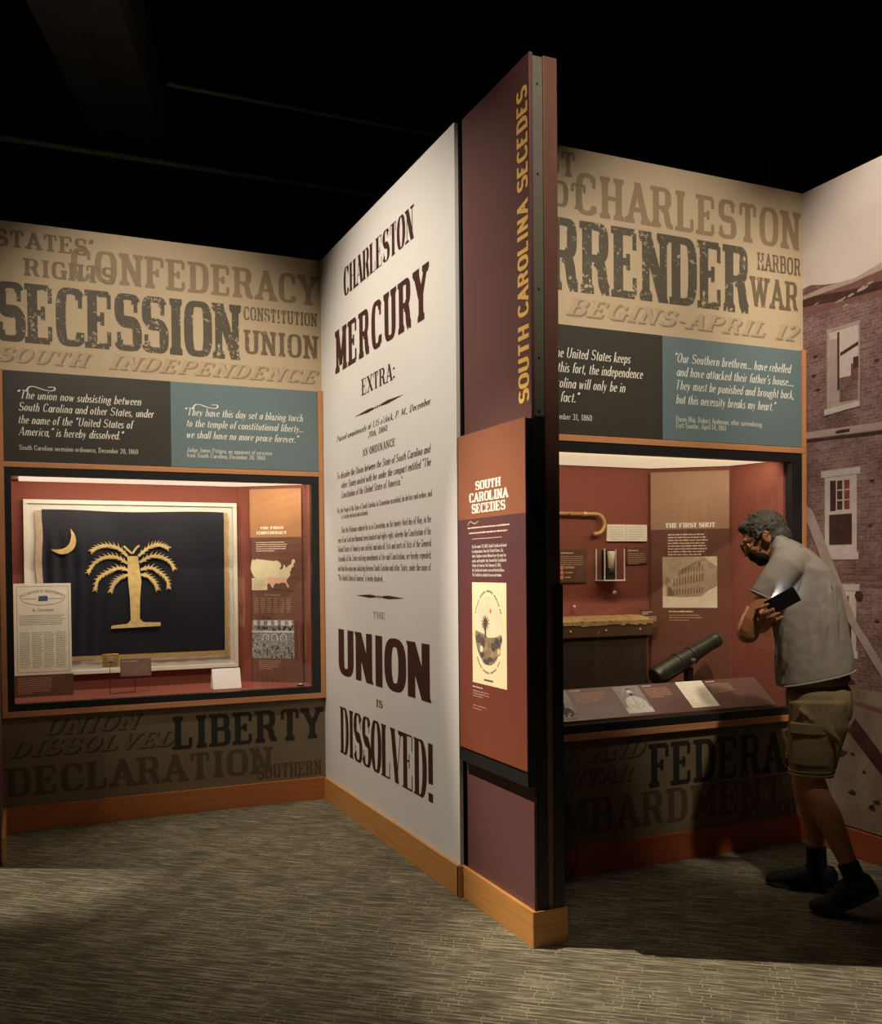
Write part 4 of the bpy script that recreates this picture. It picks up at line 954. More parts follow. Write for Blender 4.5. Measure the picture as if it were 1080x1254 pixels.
def right_panel(t, pl, L):
    letters('lettering', 'THE FIRST SHOT', 'slabxt', pl, (L*.19, L*.82, 1.728, 1.755), 'cream', t, off=.001)
    greek('print_lines', pl, L*.22, L*.74, 1.684, 8, .0165, .0075, 'labelw', t, last=.85)
    a0, a1, z0, z1 = L*.15, L*.845, 1.265, 1.560; W = a1-a0; Hh = z1-z0
    mb = MB(); pl.rect(mb, a0, a1, z0, z1, .001); mb.build('fort_photograph', 'sepia', t)
    q = lambda x, y: (a0+x*W, z0+y*Hh)
    mb = MB(); pl.poly(mb, [q(.06, .22), (q(.70, .20)), q(1, .35), q(1, .80), q(.86, .90), q(.78, .97), q(.55, .88), q(.30, .72), q(.28, .55), q(.18, .50), q(.06, .62)], .0015); mb.build('printed_building', 'sepiam', t)
    mb = MB(); pl.poly(mb, [q(0, 0), q(1, 0), q(1, .42), q(.85, .34), q(.70, .22), q(.3, .20), q(0, .24)], .0019); mb.build('printed_ground', 'sepial', t)
    mb = MB()
    for r, (yy, hh, n) in enumerate([(.24, .10, 11), (.42, .14, 11), (.66, .09, 8)]):
        for c in range(n):
            x = (.20 if r < 2 else .36)+c*(.052); rise = (c*.010 if r else c*.005)
            pl.poly(mb, [q(x, yy+rise), q(x+.025, yy+rise), q(x+.025, yy+hh+rise), q(x+.0125, yy+hh+.025+rise), q(x, yy+hh+rise)], .0023)
    pl.poly(mb, [q(.66, .78), q(.70, .79), q(.70, .90), q(.66, .88)], .0023)
    pl.poly(mb, [q(.09, .22), q(.22, .24), q(.16, .38), q(.10, .45)], .0023)
    mb.build('printed_windows', 'sepiad', t)
    greek('print_lines', pl, L*.23, L*.62, 1.240, 1, .01, .007, 'labelw', t, last=.8)
    greek('print_lines', pl, L*.23, L*.66, 1.220, 3, .0145, .005, 'labelt', t)
slant_panel('mocha and brown text panel with a sepia fort photograph, right case', (3.366, 4.5785), (3.712, 4.3095), .7355, 2.050, 1.718, 'ptopR', right_panel)

# ------------------------------------------------------------------ objects in the right case
M['cane'] = mat('honey_malacca', (.46, .26, .085), .3, var=.2, scale=18, stretch=(1, 1, 1), spec=.6)
cn = thing('walking_cane', (2.70, 4.565, 1.70), 'honey-coloured walking cane with a crook handle mounted flat on the red wall', 'cane')
hk = [(2.982+.056*math.sin(a*PI/10), 1.747+.056*math.cos(a*PI/10)) for a in range(0, 11)]+[(2.966, 1.693)]
MB().tube([(2.10, 4.566, 1.803), (2.6, 4.566, 1.803), (2.90, 4.566, 1.803)], [.008, .010, .0105], 12).build('shaft', 'cane', cn, smooth=True)
MB().tube([(2.90, 4.566, 1.803)]+[(x, 4.566, z) for x, z in hk], .0115, 12).build('crook', 'cane', cn, smooth=True)
MB().tube([(2.895, 4.566, 1.803), (2.915, 4.566, 1.803)], .0135, 12).build('collar', 'goldplate', cn)
for x in (2.35, 2.80): MB().tube([(x, 4.598, 1.790), (x, 4.552, 1.790), (x, 4.552, 1.803)], .0025, 8).build('wall_pin', 'blackmetal', cn)
nt_ = thing('handwritten_note', (3.21, 4.59, 1.651), 'wide cream handwritten note on the back wall beside the cane', 'document')
B(3.070, 3.345, 4.586, 4.5995, 1.651, 1.747).build('sheet', 'paper', nt_)
plN = Plane((0, 4.586, 0), (1, 0, 0), (0, 0, 1))
mb = MB(); plN.rect(mb, 3.197, 3.199, 1.651, 1.747); mb.build('fold', 'greyink', nt_)
M['faintink'] = ink('faint_ink', (.50, .44, .32), (.6, .55, .45))
greek('handwriting', plN, 3.09, 3.185, 1.730, 6, .0135, .004, 'faintink', nt_); greek('handwriting', plN, 3.215, 3.33, 1.730, 6, .0135, .004, 'faintink', nt_)
def wall_label(label, x0, x1, z0, z1, title, n, dz, dots=0, y=4.588):
    t = thing('label_card', ((x0+x1)/2, y, z0), label, 'label')
    B(x0, x1, y, 4.5995, z0, z1).build('plate', 'labelb', t)
    pl = Plane((0, y, 0), (1, 0, 0), (0, 0, 1)); s = x1-x0
    greek('print_lines', pl, x0+s*.08, x0+s*.60, z1-.022, 1, .01, .006, 'labelw', t, last=.9)
    greek('print_lines', pl, x0+s*.08, x1-s*.08, z1-.040, n, dz, .0048, 'labelt', t)
    M.setdefault('salmon', ink('salmon_print', (.62, .19, .11), (.1, .05, .03)))
    for i in range(dots):
        mb = MB(); zc = z0+.028+i*.027; pl.poly(mb, [(x0+.022+.012*math.cos(a*PI/8), zc+.012*math.sin(a*PI/8)) for a in range(16)], .001); mb.build('printed_dot', 'salmon', t)
        greek('print_lines', pl, x0+.042, x0+.11, zc-.003, 1, .01, .005, 'labelw', t, last=.6+.15*i)
    return t
wall_label('brown label with three salmon dots on the red back wall', 2.748, 2.935, 1.420, 1.603, 1, 6, .0115, 3)
wall_label('plain brown label below the handwritten note', 3.202, 3.350, 1.523, 1.617, 1, 6, .0115)
lc = thing('label_card', (3.34, 4.50, 1.15), 'brown label plate on a stand behind the trunk, beside the sepia photograph', 'label')
B(3.235, 3.358, 4.50, 4.505, 1.155, 1.262).build('plate', 'labelb', lc)
MB().tube([(3.30, 4.508, 1.2), (3.30, 4.508, .7355)], .003, 8).build('post', 'blackmetal', lc)
plc = Plane((0, 4.50, 0), (1, 0, 0), (0, 0, 1))
greek('print_lines', plc, 3.245, 3.32, 1.242, 2, .010, .005, 'labelw', lc); greek('print_lines', plc, 3.245, 3.35, 1.214, 4, .010, .004, 'labelw', lc)
M['acrylic'] = pane('clear_acrylic', (.93, .93, .92), 1.0, 1.45)
M['edgelight'] = mat('bright_acrylic_edge', (.75, .70, .62), .25, var=.05)
M['ivory'] = mat('ivory_wax', (.90, .84, .58), .45, var=.06)
vd = thing('relic_holder', (3.065, 4.55, 1.426), 'clear acrylic holder with a pale ivory rod set in a black base', 'relic')
for x in (2.998, 3.130):
    for y in (4.505, 4.590): B(x-.0025, x+.0025, y-.0025, y+.0025, 1.432, 1.606).build('corner_edge', 'edgelight', vd)
B(2.994, 3.134, 4.500, 4.5995, 1.426, 1.432).build('base_plate', 'edgelight', vd)
MB().quad((2.998, 4.503, 1.432), (3.130, 4.503, 1.432), (3.130, 4.503, 1.606), (2.998, 4.503, 1.606)).build('acrylic_front', 'acrylic', vd)
B(3.040, 3.095, 4.57, 4.5995, 1.432, 1.600).build('backing', 'black', vd)
MB().lathe([(0, .016), (.095, .022), (.098, .020)], (3.062, 4.535, 1.495), (0, 0, 1), 18).build('ivory_rod', 'ivory', vd, smooth=True)
MB().lathe([(0, .023), (.05, .022), (.064, .017)], (3.062, 4.535, 1.432), (0, 0, 1), 18).build('black_socket', 'blackmetal', vd, smooth=True)
M['rubyglass'] = mat('ruby_bead', (.65, .10, .08), .2, var=.1, spec=.7)
M['silver'] = mat('dull_silver', (.55, .52, .50), .3, metal=.8, var=.1)
gm = thing('small_medal', (3.095, 4.56, 1.35), 'tiny silver ornament with a red bead on the back wall', 'ornament')
MB().tube([(3.098, 4.600, 1.37), (3.098, 4.56, 1.37)], .002, 8).build('pin', 'blackmetal', gm)
MB().ball((3.098, 4.555, 1.360), (.016, .008, .011), 14, 8).build('ornament', 'silver', gm, smooth=True)
MB().ball((3.090, 4.553, 1.375), .008, 12, 8).build('bead', 'rubyglass', gm, smooth=True)
bd = thing('red_bead_pin', (2.839, 4.57, 1.28), 'single pale red bead pinned to the wall above the trunk', 'ornament')
MB().tube([(2.839, 4.600, 1.283), (2.839, 4.575, 1.283)], .002, 8).build('pin', 'blackmetal', bd)
M['salmonbead'] = mat('salmon_bead', (.75, .26, .20), .35, var=.05)
MB().ball((2.839, 4.570, 1.283), .0095, 14, 8).build('bead', 'salmonbead', bd, smooth=True)

def trunk_mat(name, a, c, wear, k):
    m, nt, b = new_mat(name); v = texco(nt, (1, 1, 1)); f = noise(nt, v, 7, 6, .7); g = noise(nt, v, 26, 5, .75)
    mx = N(nt, 'ShaderNodeMix', data_type='RGBA'); nt.links.new(ramp(nt, g, [(k, (0, 0, 0)), (k+.08, (1, 1, 1))]), mx.inputs[0])
    nt.links.new(ramp(nt, f, [(.3, a), (.7, c)]), mx.inputs[6]); mx.inputs[7].default_value = c4(wear)
    nt.links.new(mx.outputs[2], b.inputs['Base Color']); b.inputs['Roughness'].default_value = .5; bump(nt, b, g, .3, .003)
    return m
M['trunk'] = trunk_mat('trunk_leather', (.022, .012, .006), (.040, .023, .010), (.12, .07, .03), .70)
M['trunktop'] = trunk_mat('trunk_lid_top', (.24, .145, .05), (.36, .23, .085), (.08, .04, .018), .54)
M['trunkband'] = trunk_mat('trunk_band', (.055, .025, .010), (.085, .040, .016), (.40, .28, .13), .64)
tk = thing('wooden_trunk', (2.6, 4.43, .735), 'old dark brown travelling trunk with worn gilded lid edges', 'trunk')
B(2.15, 3.137, 4.305, 4.585, .7355, 1.140).build('body', 'trunk', tk, bev=.004)
B(2.13, 3.162, 4.288, 4.59, 1.130, 1.196).build('lid_band', 'trunkband', tk, bev=.004)
mb = MB(); n_ = 10
for i in range(n_+1):
    y = 4.286+(4.592-4.286)*i/n_; z = 1.215+.022*math.sin(PI*i/n_)
    for x in (2.13, 3.164): mb.v.append((x, y, z))
    for x in (2.13, 3.164): mb.v.append((x, y, 1.194))
for i in range(n_):
    a = i*4; b_ = a+4
    mb.f += [(a, a+1, b_+1, b_), (a+2, b_+2, b_+3, a+3), (a+1, a+3, b_+3, b_+1), (a, b_, b_+2, a+2)]
mb.f += [(0, 2, 3, 1), (n_*4, n_*4+1, n_*4+3, n_*4+2)]
mb.build('lid_top', 'trunktop', tk)
rg = random.Random(3)
mb = MB()
for i in range(34):
    x = 2.2+i*.028; mb.box(x, x+.022+rg.uniform(-.004, .006), 4.2835, 4.289, 1.192+rg.uniform(-.004, .006), 1.216)
mb.build('gilded_edge', 'trunktop', tk)
for x in (2.20, 2.42, 2.64, 2.86, 3.08): MB().lathe([(0, .007), (.003, .006), (.005, .002)], (x, 4.288, 1.165), (0, -1, 0), 10).build('stud', 'goldplate', tk)
MB().box(3.128, 3.1405, 4.3005, 4.312, .74, 1.128).build('corner_strip', 'trunkband', tk)
plT = Plane((0, 4.305, 0), (1, 0, 0), (0, 0, 1))
M['stencil'] = ink('trunk_stencil', (.022, .013, .007), (.06, .03, .015))
letters('stencil', 'C.S.A', 'roman', plT, (2.70, 2.86, .965, 1.010), 'stencil', tk)

M['bronze'] = mat('dark_bronze', (.050, .048, .032), .34, metal=.65, var=.3, scale=14)
M['bore'] = mat('black_bore', (.006, .006, .006), .8)
mo = thing('bronze_cannon', (3.33, 4.22, .735), 'small dark bronze cannon barrel angled upwards beside the trunk', 'cannon')
p0 = Vector((3.125, 4.222, .905)); ax_ = (Vector((3.548, 4.222, 1.098))-p0).normalized(); LL = .465
MB().lathe([(0, .050), (.004, .055), (.03, .057), (.165, .053), (.168, .057), (.184, .057), (.187, .050), (.258, .047), (.261, .051), (.274, .051), (.277, .045), (.42, .039), (.424, .042), (.455, .043), (.465, .041), (.466, .026), (.40, .024)], p0, ax_, 36).build('barrel', 'bronze', mo)
MB().lathe([(0, .046), (.003, .046)], p0-ax_*.0025, ax_, 24).build('breech_face', 'bore', mo)
MB().lathe([(0, .027), (.004, .027)], p0+ax_*.4655, ax_, 20).build('bore', 'bore', mo)
MB().lathe([(0, .014), (.15, .014)], p0+ax_*.235+Vector((0, -.075, -.012)), (0, 1, 0), 14).build('trunnion', 'bronze', mo, smooth=True)
B(3.335, 3.365, 4.20, 4.244, .7355, .952).build('support_post', 'blackmetal', mo)
B(3.28, 3.42, 4.17, 4.275, .7352, .745).build('support_foot', 'blackmetal', mo)

# reader rail along the glass
M['rail'] = mat('dark_brown_rail', (.120, .062, .048), .38, var=.06, scale=3, spec=.5)
rr = thing('reader_rail', (2.9, 4.07, .735), 'sloping dark brown caption rail along the bottom of the right case', 'sign')
yA, zA, yB_, zB = 3.984, .752, 4.158, .884
MB().prism([(2.045, yA, .7352), (2.045, yB_, .7352), (2.045, yB_, zB), (2.045, yA, zA)], (1.705, 0, 0)).build('body', 'rail', rr, bev=.0015)
sl = Vector((0, yB_-yA, zB-zA)); SLn = sl.length
plS = Plane((0, yA, zA), (1, 0, 0), sl)
M['bwlight'] = print_mat('portrait_light', (.52, .48, .42), (.66, .62, .55), 18, 4)
M['bwmid'] = print_mat('portrait_mid', (.20, .18, .155), (.34, .31, .27), 18, 4)
M['bwdark'] = print_mat('portrait_dark', (.03, .026, .022), (.09, .08, .07), 22, 4)
def ell(cx, cz, rx, rz, n=18): return [(cx+rx*math.cos(2*PI*i/n), cz+rz*math.sin(2*PI*i/n)) for i in range(n)]
mb = MB(); plS.rect(mb, 2.802, 2.962, .018, .212); mb.build('portrait_photograph', 'bwmid', rr)
mb = MB(); plS.poly(mb, [(2.802, .018), (2.962, .018), (2.962, .055), (2.90, .045), (2.802, .06)], .001); mb.build('printed_foreground', 'bwlight', rr)
cv = lambda P: crv(P+[P[0]], 4)[:-1]
mb = MB(); plS.poly(mb, cv([(2.828, .024), (2.880, .020), (2.940, .026), (2.950, .075), (2.938, .112), (2.912, .132), (2.888, .138), (2.862, .134), (2.838, .118), (2.824, .080)]), .0014); mb.build('printed_coat', 'bwlight', rr)
mb = MB(); plS.poly(mb, ell(2.886, .166, .0155, .023), .0017); mb.build('printed_face', 'bwlight', rr)
mb = MB(); plS.poly(mb, [(2.869, .170), (2.871, .186), (2.884, .194), (2.898, .190), (2.903, .172), (2.899, .180), (2.886, .184), (2.874, .180)], .002); plS.poly(mb, cv([(2.874, .158), (2.886, .160), (2.898, .157), (2.893, .142), (2.886, .138), (2.879, .143)]), .002); mb.build('printed_hair_and_beard', 'bwdark', rr)
for P in [[(2.886, .134), (2.884, .10), (2.888, .05)], [(2.845, .11), (2.850, .07), (2.880, .045)], [(2.930, .105), (2.925, .07), (2.900, .05)]]:
    mb = MB()
    for q in strip(crv(P, 5), lambda a, b, y: .003): plS.poly(mb, q[::-1], .0018)
    mb.build('printed_fold', 'bwmid', rr)
mb = MB(); plS.rect(mb, 2.375, 2.520, .016, .212); mb.build('group_photograph', 'bwmid', rr)
mb = MB(); plS.poly(mb, ell(2.44, .12, .03, .04), .001); plS.poly(mb, [(2.39, .03), (2.50, .03), (2.49, .09), (2.40, .09)], .001); mb.build('printed_figure', 'bwdark', rr)
mb = MB()
for i in range(12): plS.poly(mb, ell(2.385+rg.uniform(0, .12), .03+rg.uniform(0, .06), .006, .005, 8), .0014+i*.00003)
mb.build('printed_highlights', 'bwlight', rr)
mb = MB(); plS.rect(mb, 3.205, 3.380, .022, .216); mb.build('letter_sheet', 'paper', rr)
greek('handwriting', plS, 3.215, 3.37, .200, 13, .0135, .004, 'faintink', rr, off=.001)
for x0, x1 in [(2.545, 2.74), (2.985, 3.15), (3.40, 3.56)]:
    greek('print_lines', plS, x0, x0+.10, .200, 1, .01, .006, 'labelw', rr)
    greek('print_lines', plS, x0, x1, .180, 6, .0125, .0055, 'labelt', rr)
# ------------------------------------------------------------------ standing text sign on the end of the dividing wall
M['sgtop'] = mat('rust_print', (.25, .090, .045), .38, var=.05, scale=2, spec=.5)
def grad_board():
    m, nt, b = new_mat('plum_to_rust_print'); v = texco(nt); sp = N(nt, 'ShaderNodeSeparateXYZ'); nt.links.new(v, sp.inputs[0])
    mr = N(nt, 'ShaderNodeMapRange'); mr.inputs[1].default_value = 0; mr.inputs[2].default_value = 1.05; nt.links.new(sp.outputs[2], mr.inputs[0])
    nt.links.new(ramp(nt, mr.outputs[0], [(.10, (.20, .055, .028)), (.45, (.155, .042, .030)), (.95, (.095, .037, .041))]), b.inputs['Base Color'])
    b.inputs['Roughness'].default_value = .38; return m
M['sgbot'] = grad_board()
sg = thing('standing_sign', (1.83, 3.57, .60), 'tall rust and plum text sign with a palmetto seal print on the dividing wall', 'sign')
sx = 1.808
B(sx, sx+.006, 3.262, 3.882, .704, 1.7175).build('lower_board', 'sgbot', sg)
B(sx, sx+.006, 3.262, 3.882, 1.7175, 2.090).build('upper_board', 'sgtop', sg)
B(sx+.006, XB-.013, 3.268, 3.905, .640, 2.086).build('backing_and_shade', 'blackmetal', sg)  # black backing; its part below the boards stands in for cast shadow
plK = Plane((sx, 0, 0), (0, -1, 0), (0, 0, 1))
for t, a, b, c, d in [('SOUTH', 3.705, 3.468, 1.839, 1.876), ('CAROLINA', 3.766, 3.401, 1.788, 1.828), ('SECEDES', 3.743, 3.427, 1.740, 1.780)]:
    letters('lettering', t, 'slabxt', plK, (-a, -b, c, d), 'cream', sg)
for a, b, z in [(3.785, 3.386, 1.675), (3.77, 3.407, 1.652)]:
    greek('script_line', plK, -a, -b, z, 1, .01, .0065, 'labelw', sg, last=.98)
greek('print_line', plK, -3.741, -3.457, 1.628, 1, .01, .003, 'labelw', sg, last=.98)
mb = MB()
for q in strip(crv([(-3.785, 1.690), (-3.760, 1.706), (-3.735, 1.700), (-3.71, 1.696), (-3.68, 1.705)], 5), lambda a, b, y: .003): plK.poly(mb, q[::-1])
mb.build('swash', 'labelw', sg)
for i, (t, e) in enumerate([('On December 20, 1860, South Carolina declared', 3.422), ('its independence from the United States. Six', 3.450), ('other Southern states followed over the next few', 3.425), ('weeks, and together they formed the Confederate', 3.422), ('States of America. On February 8, 1861,', 3.470), ('the Confederate founders met and elected officers.', 3.440), ('The Confederacy adopted its own constitution.', 3.467)]):
    letters('lettering', t, 'romanb', plK, (-3.742, -e, 1.590-i*.0203, 1.590-i*.0203+.0135), 'cream', sg, mode='base')
# the printed seal
M['sealpaper'] = print_mat('seal_paper', (.80, .62, .36), (.88, .72, .46), 4, 3)
M['sealsky'] = print_mat('seal_sky', (.82, .55, .36), (.86, .70, .48), 6, 3)
M['sealland'] = print_mat('seal_land', (.12, .085, .06), (.42, .29, .16), 28, 4)
M['sealdark'] = print_mat('seal_dark', (.05, .04, .035), (.14, .11, .09), 40, 4)
M['sealred'] = print_mat('seal_red', (.55, .10, .06), (.66, .15, .09), 10, 2)
M['sealyel'] = print_mat('seal_yellow', (.70, .48, .10), (.78, .55, .14), 10, 2)
s0, s1, t0, t1 = -3.744, -3.425, 1.007, 1.442; SW, SH = s1-s0, t1-t0
mb = MB(); plK.rect(mb, s0, s1, t0, t1, .001); pic = mb.build('seal_print', 'sealpaper', sg)
q = lambda x, y: (s0+SW*(x-125)/262, t1-SH*(y-85)/785)      # sheet coordinates
def E_(a0, a1, rx=104, ry=262, cx=250, cy=452, n=24): return [q(cx+rx*math.cos(math.radians(a0+(a1-a0)*i/n)), cy-ry*math.sin(math.radians(a0+(a1-a0)*i/n))) for i in range(n+1)]
mb = MB(); plK.poly(mb, E_(0, 356), .0014); mb.build('printed_sky', 'sealsky', pic)
mb = MB(); plK.poly(mb, E_(187, 353)+[q(345, 470), q(320, 490), q(290, 500), q(250, 505), q(215, 480), q(185, 470), q(155, 458)], .0018); mb.build('printed_land', 'sealland', pic)
EL = lambda cx, cy, rx, ry: [q(cx+rx*math.cos(i*PI/7), cy-ry*math.sin(i*PI/7)) for i in range(14)]
mb = MB()
for i, (cx, cy, rx, ry) in enumerate([(180, 520, 24, 36), (212, 545, 16, 40), (318, 540, 22, 42), (290, 570, 20, 34), (345, 510, 9, 22), (235, 690, 26, 20), (270, 668, 22, 18), (205, 640, 14, 26)]): plK.poly(mb, EL(cx, cy, rx, ry), .0022+.00003*i)
plK.poly(mb, [q(226, 400), q(234, 400), q(236, 510), q(224, 510)], .0024)
for i in range(13):
    a = math.radians(i*360/13); plK.poly(mb, [q(230-6*math.sin(a), 395-12*math.cos(a)*.2), q(230+38*math.cos(a), 395-70*math.sin(a)), q(230+6*math.sin(a), 395+10*math.cos(a))], .0026+.00003*i)
mb.build('printed_palm', 'sealdark', pic)
mb = MB(); plK.poly(mb, [q(270+(10 if i % 2 == 0 else 4)*math.sin(i*PI/5), 300-(26 if i % 2 == 0 else 10)*math.cos(i*PI/5)) for i in range(10)][::-1], .0022); mb.build('printed_star', 'sealred', pic)
mb = MB(); plK.poly(mb, EL(330, 600, 9, 26), .0028); mb.build('printed_sheaf', 'sealyel', pic)
mb = MB(); plK.poly(mb, EL(200, 598, 12, 26), .0028); mb.build('printed_field', 'sealsky', pic)
for a0, a1, rx, ry, n in [(155, 25, 112, 310, 30), (222, 318, 120, 330, 24)]:
    mb = MB()
    for i in range(n):
        if i % 7 == 6: continue
        aa, ab = a0+(a1-a0)*i/n, a0+(a1-a0)*(i+.55)/n
        P = [(250+r*math.cos(math.radians(x)), 452-r2*math.sin(math.radians(x))) for x, r, r2 in ((aa, rx-6, ry-15), (ab, rx-6, ry-15), (ab, rx, ry), (aa, rx, ry))]
        P = [q(*p) for p in P]
        plK.poly(mb, P if a0 < a1 else P[::-1], .0018)
    mb.build('printed_motto', 'darkink', pic)
mb = MB()
plK.rect(mb, *[q(215, 0)[0], q(285, 0)[0], q(0, 838)[1], q(0, 826)[1]], .0018)
mb.build('printed_motto', 'darkink', pic)
greek('print_lines', plK, -3.745, -3.625, .986, 1, .01, .005, 'labelw', sg, last=.8); greek('print_lines', plK, -3.745, -3.58, .968, 3, .011, .005, 'labelt', sg)
greek('print_lines', plK, -3.745, -3.605, .905, 2, .013, .0045, 'labelt', sg)
# ------------------------------------------------------------------ visitor bending towards the right case
PO = Vector((3.29, 3.22, 0)); pf = Vector((-.67018, .7422, 0)); pl_ = Vector((-.7422, -.67018, 0))
def W(f, l, z): return PO+pf*f+pl_*l+Vector((0, 0, z))
def W3(p): return W(*p)
def blob(name, mb, m, parent, voxel=.006, smooth=6, disp=0, dscale=.1, cut=None):
    me = bpy.data.meshes.new(name); o_ = ORG[parent.name]
    me.from_pydata([(a-o_.x, b-o_.y, c-o_.z) for a, b, c in mb.v], [], mb.f); me.update()
    bm = bmesh.new(); bm.from_mesh(me); bmesh.ops.recalc_face_normals(bm, faces=bm.faces); bm.to_mesh(me); bm.free()
    o = bpy.data.objects.new(name, me); COL.objects.link(o)
    md = o.modifiers.new('r', 'REMESH'); md.mode = 'VOXEL'; md.voxel_size = voxel
    if smooth: md = o.modifiers.new('s', 'SMOOTH'); md.iterations = smooth; md.factor = .5
    if disp:
        tx = bpy.data.textures.new(name+'_folds', 'CLOUDS'); tx.noise_scale = dscale; tx.noise_depth = 2
        md = o.modifiers.new('d', 'DISPLACE'); md.texture = tx; md.strength = disp; md.mid_level = .5; md.texture_coords = 'LOCAL'
    dg = bpy.context.evaluated_depsgraph_get(); ev = o.evaluated_get(dg)
    new = bpy.data.meshes.new_from_object(ev); o.modifiers.clear(); o.data = new; bpy.data.meshes.remove(me)
    new.name = name
    if cut:
        bm = bmesh.new(); bm.from_mesh(new); bmesh.ops.delete(bm, geom=[f for f in bm.faces if cut(f.calc_center_median()+o_)], context='FACES'); bm.to_mesh(new); bm.free()
    for p in new.polygons: p.use_smooth = True
    new.materials.clear(); new.materials.append(M[m]); o.parent = parent; ORG[o.name] = o_
    return o
def ptube(mb, pts, r, seg=16): mb.tube([W3(p) for p in pts], r, seg)
def pball(mb, c, r, ang=0):
    """ellipsoid; r = (along face, sideways, along up), tilted forward by ang"""
    a = math.radians(ang); fx = pf*math.cos(a)-Vector((0, 0, 1))*math.sin(a); up = pf*math.sin(a)+Vector((0, 0, 1))*math.cos(a)
    M3 = Matrix((fx, pl_, up)).transposed(); mb.ball(W3(c), r, 24, 16, M3)
M['skin'] = mat('tanned_skin', (.47, .21, .10), .55, var=.10, scale=18, spec=.35, bmp=.06, bscale=260)
M['hair'] = mat('grey_hair', (.066, .059, .043), .6, var=.6, scale=55, spec=.3, bmp=.7, bscale=220, stretch=(1, 1, 2.6), detail=6)
M['shirt'] = mat('heather_grey_jersey', (.345, .295, .240), .85, var=.06, scale=60, spec=.15, bmp=.15, bscale=700)
M['hem'] = mat('hem_stitching', (.40, .37, .31), .85, var=.05, scale=60)
M['khaki'] = mat('khaki_cotton', (.25, .185, .095), .85, var=.10, scale=25, spec=.15, bmp=.2, bscale=500)
M['khakid'] = mat('khaki_seam', (.27, .21, .12), .85, var=.06, scale=25)
M['shoe'] = mat('black_shoe_mesh', (.012, .012, .011), .75, var=.3, scale=60, bmp=.3, bscale=400)
M['sole'] = mat('grey_sole', (.075, .072, .062), .7, var=.1)
M['sock'] = mat('black_sock', (.008, .008, .008), .9, var=.2, scale=80)
M['maskm'] = mat('black_cloth_mask', (.010, .010, .012), .8, var=.15, scale=60)
M['specs'] = mat('dark_tortoise', (.055, .020, .012), .3, var=.3, scale=40, spec=.6)
ps = thing('person', PO, 'grey-haired person in grey t-shirt and khaki shorts bending towards the right case', 'person')
hc = (.240, 0, 1.648); TI = 28
ca, sa = math.cos(math.radians(TI)), math.sin(math.radians(TI))
def hd(a, l, u): return (hc[0]+ca*a+sa*u, l, hc[2]-sa*a+ca*u)     # forward, left, up of the tilted head

b = MB()
pball(b, hc, (.096, .074, .098), TI)                               # skull
pball(b, hd(.030, 0, -.062), (.066, .058, .064), TI)               # jaw
pball(b, hd(.064, 0, -.098), (.026, .030, .022), TI)               # chin
pball(b, hd(.082, 0, .012), (.020, .050, .014), TI)                # brow
ptube(b, [hd(.088, 0, -.002), hd(.106, 0, -.030), hd(.116, 0, -.046), hd(.098, 0, -.052)], [.009, .011, .014, .010], 12)
for s in (1, -1):
    pball(b, hd(.066, s*.040, -.036), (.026, .022, .022), TI)      # cheek
    pball(b, hd(-.006, s*.078, -.022), (.020, .009, .032), TI)     # ear
    pball(b, hd(-.010, s*.083, -.010), (.017, .006, .018), TI)
ptube(b, [(.085, 0, 1.49), (.135, 0, 1.555), (.195, 0, 1.605)], [.070, .060, .056], 20)      # neck
# trunk
for f, z, rf, rl in [(.015, .97, .12, .155), (.03, 1.10, .12, .150), (.05, 1.25, .12, .155), (.075, 1.38, .12, .165), (.095, 1.48, .10, .165)]:
    pball(b, (f, 0, z), (rf, rl, .11), 0)
ptube(b, [(.11, -.16, 1.515), (.10, 0, 1.53), (.11, .16, 1.515)], [.05, .065, .05])
# left arm: upper arm down and forward, forearm folded across the chest
ptube(b, [(.125, .180, 1.505), (.165, .212, 1.435), (.215, .235, 1.345), (.262, .245, 1.262), (.285, .240, 1.212)], [.060, .056, .050, .045, .041])
pball(b, (.282, .238, 1.208), (.042, .040, .042), 0)
ptube(b, [(.284, .238, 1.205), (.300, .160, 1.200), (.312, .075, 1.222), (.318, .005, 1.250), (.318, -.050, 1.268)], [.041, .044, .039, .029, .027])
pball(b, (.318, -.090, 1.278), (.022, .048, .034), 0)
for i in range(4):
    ptube(b, [(.318, -.120, 1.300-i*.017), (.314, -.160, 1.304-i*.018), (.296, -.188, 1.302-i*.018)], [.0095, .009, .008], 10)
ptube(b, [(.322, -.075, 1.290), (.326, -.105, 1.304), (.322, -.135, 1.312)], [.0105, .010, .009], 10)
# right arm: folded the other way, its hand comes out behind the left upper arm with the phone
ptube(b, [(.125, -.180, 1.505), (.200, -.222, 1.400), (.265, -.232, 1.290), (.290, -.220, 1.225)], [.060, .054, .046, .042])
pball(b, (.288, -.216, 1.220), (.042, .040, .042), 0)
ptube(b, [(.288, -.216, 1.218), (.268, -.10, 1.228), (.235, .05, 1.250), (.212, .165, 1.272), (.206, .228, 1.280)], [.041, .044, .038, .030, .027])
pball(b, (.204, .266, 1.287), (.040, .034, .032), -25)
FIN = [[(.238, 0.2800, 1.303), (.244, 0.3080, 1.312), (.226, 0.3295, 1.324), (.196, 0.3305, 1.338)],
       [(.222, 0.2860, 1.284), (.224, 0.3140, 1.290), (.206, 0.3305, 1.302), (.174, 0.3310, 1.318)],
       [(.200, 0.2860, 1.270), (.198, 0.3140, 1.274), (.182, 0.3305, 1.285), (.152, 0.3305, 1.301)],
       [(.178, 0.2820, 1.262), (.174, 0.3080, 1.264), (.160, 0.3265, 1.272), (.134, 0.3280, 1.286)]]
for P, r in zip(FIN, (.0092, .0096, .0092, .0080)): ptube(b, P, [r*1.08, r*1.05, r, r*.86], 12); pball(b, P[-1], (r*.86, r*.86, r*.86), 0)
